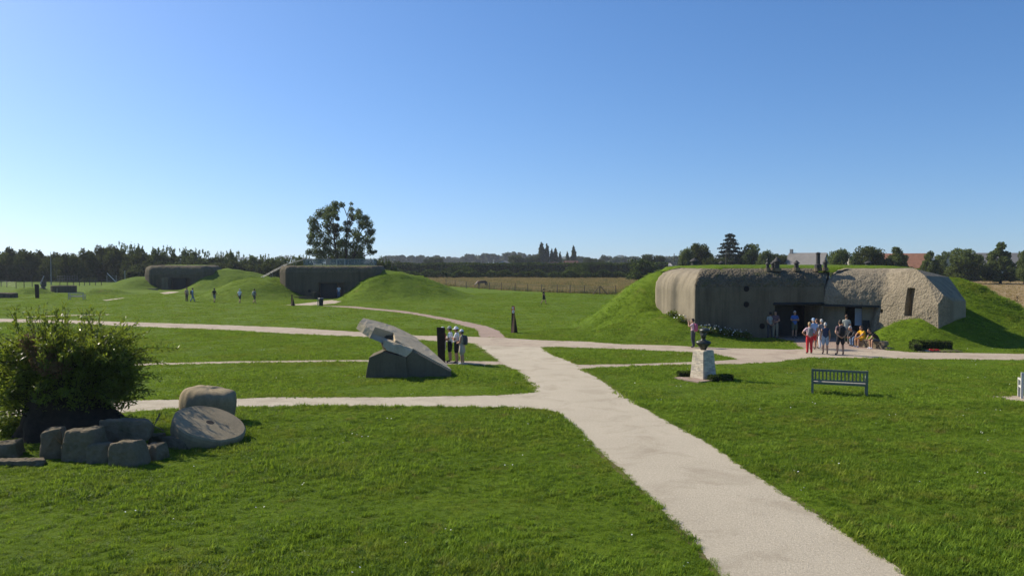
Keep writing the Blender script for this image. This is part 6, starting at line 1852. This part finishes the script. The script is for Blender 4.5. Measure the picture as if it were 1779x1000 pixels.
g_near = [blade_tuft('tuft_a', 26, .11, .075, .009, 1, M_GRASS), blade_tuft('tuft_b', 26, .12, .06, .010, 2, M_GRASS, .9), blade_tuft('tuft_c', 22, .10, .095, .009, 3, M_GRASS, .7), blade_tuft('tuft_d', 30, .12, .065, .008, 14, M_GRASS, .6), blade_tuft('tuft_e', 30, .13, .05, .010, 15, M_GRASS, 1.2), blade_tuft('coarse_tuft', 16, .09, .115, .015, 16, M_GRASS, .8), blade_tuft('flat_tuft', 22, .13, .045, .017, 17, M_GRASS, 1.8), leaf_tuft('weed_a', 26, .12, .045, .02, 4, M_CLOVER)]
g_far = [blade_tuft('far_tuft_a', 34, .30, .055, .026, 6, M_GRASS, 1.0), blade_tuft('far_tuft_b', 34, .30, .045, .028, 7, M_GRASS, 1.3)]
def flower_src(name, n, r, s, seed):
    rs = np.random.default_rng(seed)
    mb = MB()
    for i in range(n):
        a = rs.uniform(0, 6.28); d = r * math.sqrt(rs.random()); z = rs.uniform(.06, .10)
        c = (math.cos(a) * d, math.sin(a) * d)
        mb.add([(c[0] + s * math.cos(k * 1.047), c[1] + s * math.sin(k * 1.047), z + .006 * math.sin(k)) for k in range(6)], [(0, 1, 2, 3, 4, 5)])
    me = mb.mesh(name); me.materials.append(M_PETAL)
    return src(name, me)
fl = [flower_src('daisy_a', 2, .1, .012, 1), flower_src('daisy_b', 1, .02, .014, 2)]
straw = [blade_tuft('straw_a', 26, .5, .45, .04, 8, M_STRAW, .5), blade_tuft('straw_b', 26, .5, .38, .04, 9, M_STRAWG, .5), blade_tuft('straw_c', 22, .45, .5, .035, 10, M_STRAW, .4)]

def scatter(name, label, pts, scales, sources, cat='grass', seed=0):
    """Instances of the sources on a cloud of points."""
    n = len(pts)
    me = bpy.data.meshes.new(name)
    me.vertices.add(n); me.vertices.foreach_set('co', np.asarray(pts, np.float32).ravel())
    rs = np.random.default_rng(seed)
    a = me.attributes.new('sc', 'FLOAT', 'POINT'); a.data.foreach_set('value', np.asarray(scales, np.float32))
    a = me.attributes.new('rz', 'FLOAT', 'POINT'); a.data.foreach_set('value', rs.uniform(0, 6.283, n).astype(np.float32))
    a = me.attributes.new('pick', 'INT', 'POINT'); a.data.foreach_set('value', rs.integers(0, len(sources), n).astype(np.int32))
    o = obj(name, me)
    col = bpy.data.collections.new(name + '_sources')
    for i, s in enumerate(sources):
        c = bpy.data.objects.new('%02d_%s' % (i, s.name), s.data); col.objects.link(c)
    ng = bpy.data.node_groups.new(name, 'GeometryNodeTree')
    ng.interface.new_socket('Geometry', in_out='INPUT', socket_type='NodeSocketGeometry')
    ng.interface.new_socket('Geometry', in_out='OUTPUT', socket_type='NodeSocketGeometry')
    gi = ng.nodes.new('NodeGroupInput'); go = ng.nodes.new('NodeGroupOutput')
    iop = ng.nodes.new('GeometryNodeInstanceOnPoints'); iop.inputs['Pick Instance'].default_value = True
    ci = ng.nodes.new('GeometryNodeCollectionInfo'); ci.inputs['Collection'].default_value = col; ci.inputs['Separate Children'].default_value = True; ci.inputs['Reset Children'].default_value = True
    def attr(nm, ty):
        q = ng.nodes.new('GeometryNodeInputNamedAttribute'); q.data_type = ty; q.inputs['Name'].default_value = nm
        return [s for s in q.outputs if s.enabled and s.name == 'Attribute'][0]
    cx = ng.nodes.new('ShaderNodeCombineXYZ')
    L = ng.links
    L.new(gi.outputs[0], iop.inputs['Points']); L.new(ci.outputs[0], iop.inputs['Instance'])
    L.new(attr('pick', 'INT'), iop.inputs['Instance Index'])
    L.new(attr('rz', 'FLOAT'), cx.inputs['Z']); L.new(cx.outputs[0], iop.inputs['Rotation'])
    L.new(attr('sc', 'FLOAT'), iop.inputs['Scale'])
    L.new(iop.outputs[0], go.inputs[0])
    md = o.modifiers.new('scatter', 'NODES'); md.node_group = ng
    return tag(o, label, cat, kind='stuff')
def frustum_points(n, y0, y1, seed, power=1.0, side=.70):
    rs = np.random.default_rng(seed)
    u = rs.random(n)
    y = np.sqrt(y0 * y0 + (y1 * y1 - y0 * y0) * u) if power == 1 else y0 * (y1 / y0) ** u
    x = (rs.random(n) * 2 - 1) * y * side
    return x, y
POLY_BB = [(p, min(q[0] for q in p), max(q[0] for q in p), min(q[1] for q in p), max(q[1] for q in p)) for p in SHEETS]
BUILT = [[(-31.2, 114), (-30.8, 107.2), (-29.8, 106), (-17.3, 106), (-16.2, 107), (-16.1, 114)], [(-64.6, 149), (-63, 140.2), (-53, 140), (-51.2, 149)],
         [tuple(A + dl * 8), tuple(A), tuple(Bc), tuple(Cc), tuple(P(1630, 560, 46.0).xy), tuple(P(1678, 560, 47.2).xy), (27.8, 53.5), (27.8, 60)]]
def clear(x, y, margin=0.0):
    ok = np.ones(len(x), bool)
    for p, a, b, c, d in POLY_BB:
        m = (x > a - .1) & (x < b + .1) & (y > c - .1) & (y < d + .1)
        if m.any():
            ii = np.where(m)[0]
            ok[ii[in_poly(x[ii], y[ii], p)]] = False
    for p in BUILT:
        ok &= ~in_poly(x, y, p)
    return ok
def field_noise(x, y, s, seed):
    """smooth random field for thick and thin patches"""
    rs = np.random.default_rng(seed); v = np.zeros(len(x))
    for k in range(7):
        a = rs.uniform(0, 6.28); f = s * rs.uniform(.5, 2.0)
        v += np.sin((x * np.cos(a) + y * np.sin(a)) * f + rs.uniform(0, 6.28))
    return v / 7
def lawn(name, label, n, y0, y1, sources, s0, s1, seed):
    x, y = frustum_points(n, y0, y1, seed)
    ok = clear(x, y); x, y = x[ok], y[ok]
    fn = field_noise(x, y, 1.6, seed + 1) + .7 * field_noise(x, y, .5, seed + 2) + 0.9 * field_noise(x, y, 11.0, seed + 3)
    rs = np.random.default_rng(seed + 5)
    keep = rs.random(len(x)) < np.clip(.80 + fn * .6, .55, 1.0)
    x, y, fn = x[keep], y[keep], fn[keep]
    sc = rs.uniform(s0, s1, len(x)) * np.clip(.85 + fn * .75, .45, 1.45)
    scatter(name, label, np.stack([x, y, height_np(x, y)], 1), sc, sources, seed=seed)
lawn('near_grass', 'thick mown grass with weeds in the foreground', 105000, 10.5, 27, g_near, .7, 1.15, 11)
lawn('middle_grass', 'mown grass on the middle lawn', 85000, 27, 58, [g_far[0], g_far[1], g_near[0], g_near[5]], .7, 1.05, 12)
lawn('far_grass', 'mown grass on the far lawn and banks', 52000, 58, 125, g_far, 0.8, 1.3, 13)
# taller fringe where the mower misses the path edges
ex, ey, es = [], [], []
rs = np.random.default_rng(31)
for pi, p in enumerate(SHEETS[:8]):
    others = [q for qi, q in enumerate(SHEETS[:9]) if qi != pi]
    n0 = len(ex)
    for a, b in zip(p, p[1:] + p[:1]):
        d = math.hypot(b[0] - a[0], b[1] - a[1]); cy = (a[1] + b[1]) / 2
        if cy < 10 or cy > 95 or abs((a[0] + b[0]) / 2) > cy * .75: continue
        k = int(d * (9 if cy < 45 else 5)) + 1
        for _ in range(k):
            t = rs.random(); off = rs.normal() * .035
            ex.append(a[0] + (b[0] - a[0]) * t + off); ey.append(a[1] + (b[1] - a[1]) * t + rs.normal() * .035); es.append(rs.uniform(.35, .8) * (1.25 if rs.random() < .06 else 1))
    if len(ex) > n0:                            # no tufts where two paths run into each other
        xa, ya = np.array(ex[n0:]), np.array(ey[n0:])
        bad = np.zeros(len(xa), bool)
        for q in others: bad |= in_poly(xa, ya, q)
        ex[n0:] = list(xa[~bad]); ey[n0:] = list(ya[~bad]); es[n0:] = [s_ for s_, b_ in zip(es[n0:], bad) if not b_]
ex, ey, es = map(np.array, (ex, ey, es))
scatter('edge_grass', 'ragged grass fringe along the path edges', np.stack([ex, ey, np.zeros_like(ex)], 1), es, [g_near[0], g_near[2], g_near[1]], seed=5)
x, y = frustum_points(560, 11, 45, 55); ok = clear(x, y); x, y = x[ok], y[ok]
kp = field_noise(x, y, .9, 3) > -.05; x, y = x[kp], y[kp]
scatter('daisies', 'small white flowers dotted over the lawn', np.stack([x, y, height_np(x, y)], 1), np.random.default_rng(1).uniform(.8, 1.3, len(x)), fl, 'flowers', 6)
# tall dry grass of the meadow
rs = np.random.default_rng(9)
mx = np.array([p[0] for p in MEADOW]); my = np.array([p[1] for p in MEADOW])
x = rs.uniform(mx.min(), mx.max(), 60000); y = rs.uniform(my.min(), my.max(), 60000)
ok = in_poly(x, y, MEADOW) & (np.abs(x) < y * .35); x, y = x[ok], y[ok]
fn = field_noise(x, y, .12, 4)
keep = rs.random(len(x)) < np.clip(.65 + fn, .2, 1)
x, y = x[keep][:30000], y[keep][:30000]
scatter('meadow_grass', 'tall dry grass of the meadow', np.stack([x, y, np.zeros_like(x)], 1), rs.uniform(.7, 1.5, len(x)), [straw[0], straw[1], straw[1], straw[1], straw[2]], seed=8)
x = rs.uniform(27, 130, 9000); y = rs.uniform(75, 200, 9000)
ok = in_poly(x, y, STUB); x, y = x[ok], y[ok]
scatter('stubble_grass', 'short tan stubble of the field', np.stack([x, y, np.zeros_like(x)], 1), rs.uniform(.3, .6, len(x)), [straw[0], straw[2]], seed=9)
# ------------------------------------------------------------------ the air
def air():
    me = MB().box(-3200, 3200, -500, 3300, -1.2, 24.0).mesh('haze')
    m = bpy.data.materials.new('summer_haze')
    m.use_nodes = True
    nt = m.node_tree
    nt.nodes.clear()
    out = nt.nodes.new('ShaderNodeOutputMaterial')
    v = nt.nodes.new('ShaderNodeVolumePrincipled')
    v.inputs['Color'].default_value = (0.80, 0.88, 1.0, 1)
    v.inputs['Density'].default_value = 0.00016
    v.inputs['Anisotropy'].default_value = 0.2
    nt.links.new(v.outputs[0], out.inputs['Volume'])
    tag(obj('haze', me, m), 'thin bluish summer haze over the fields', 'haze', kind='stuff')
air()
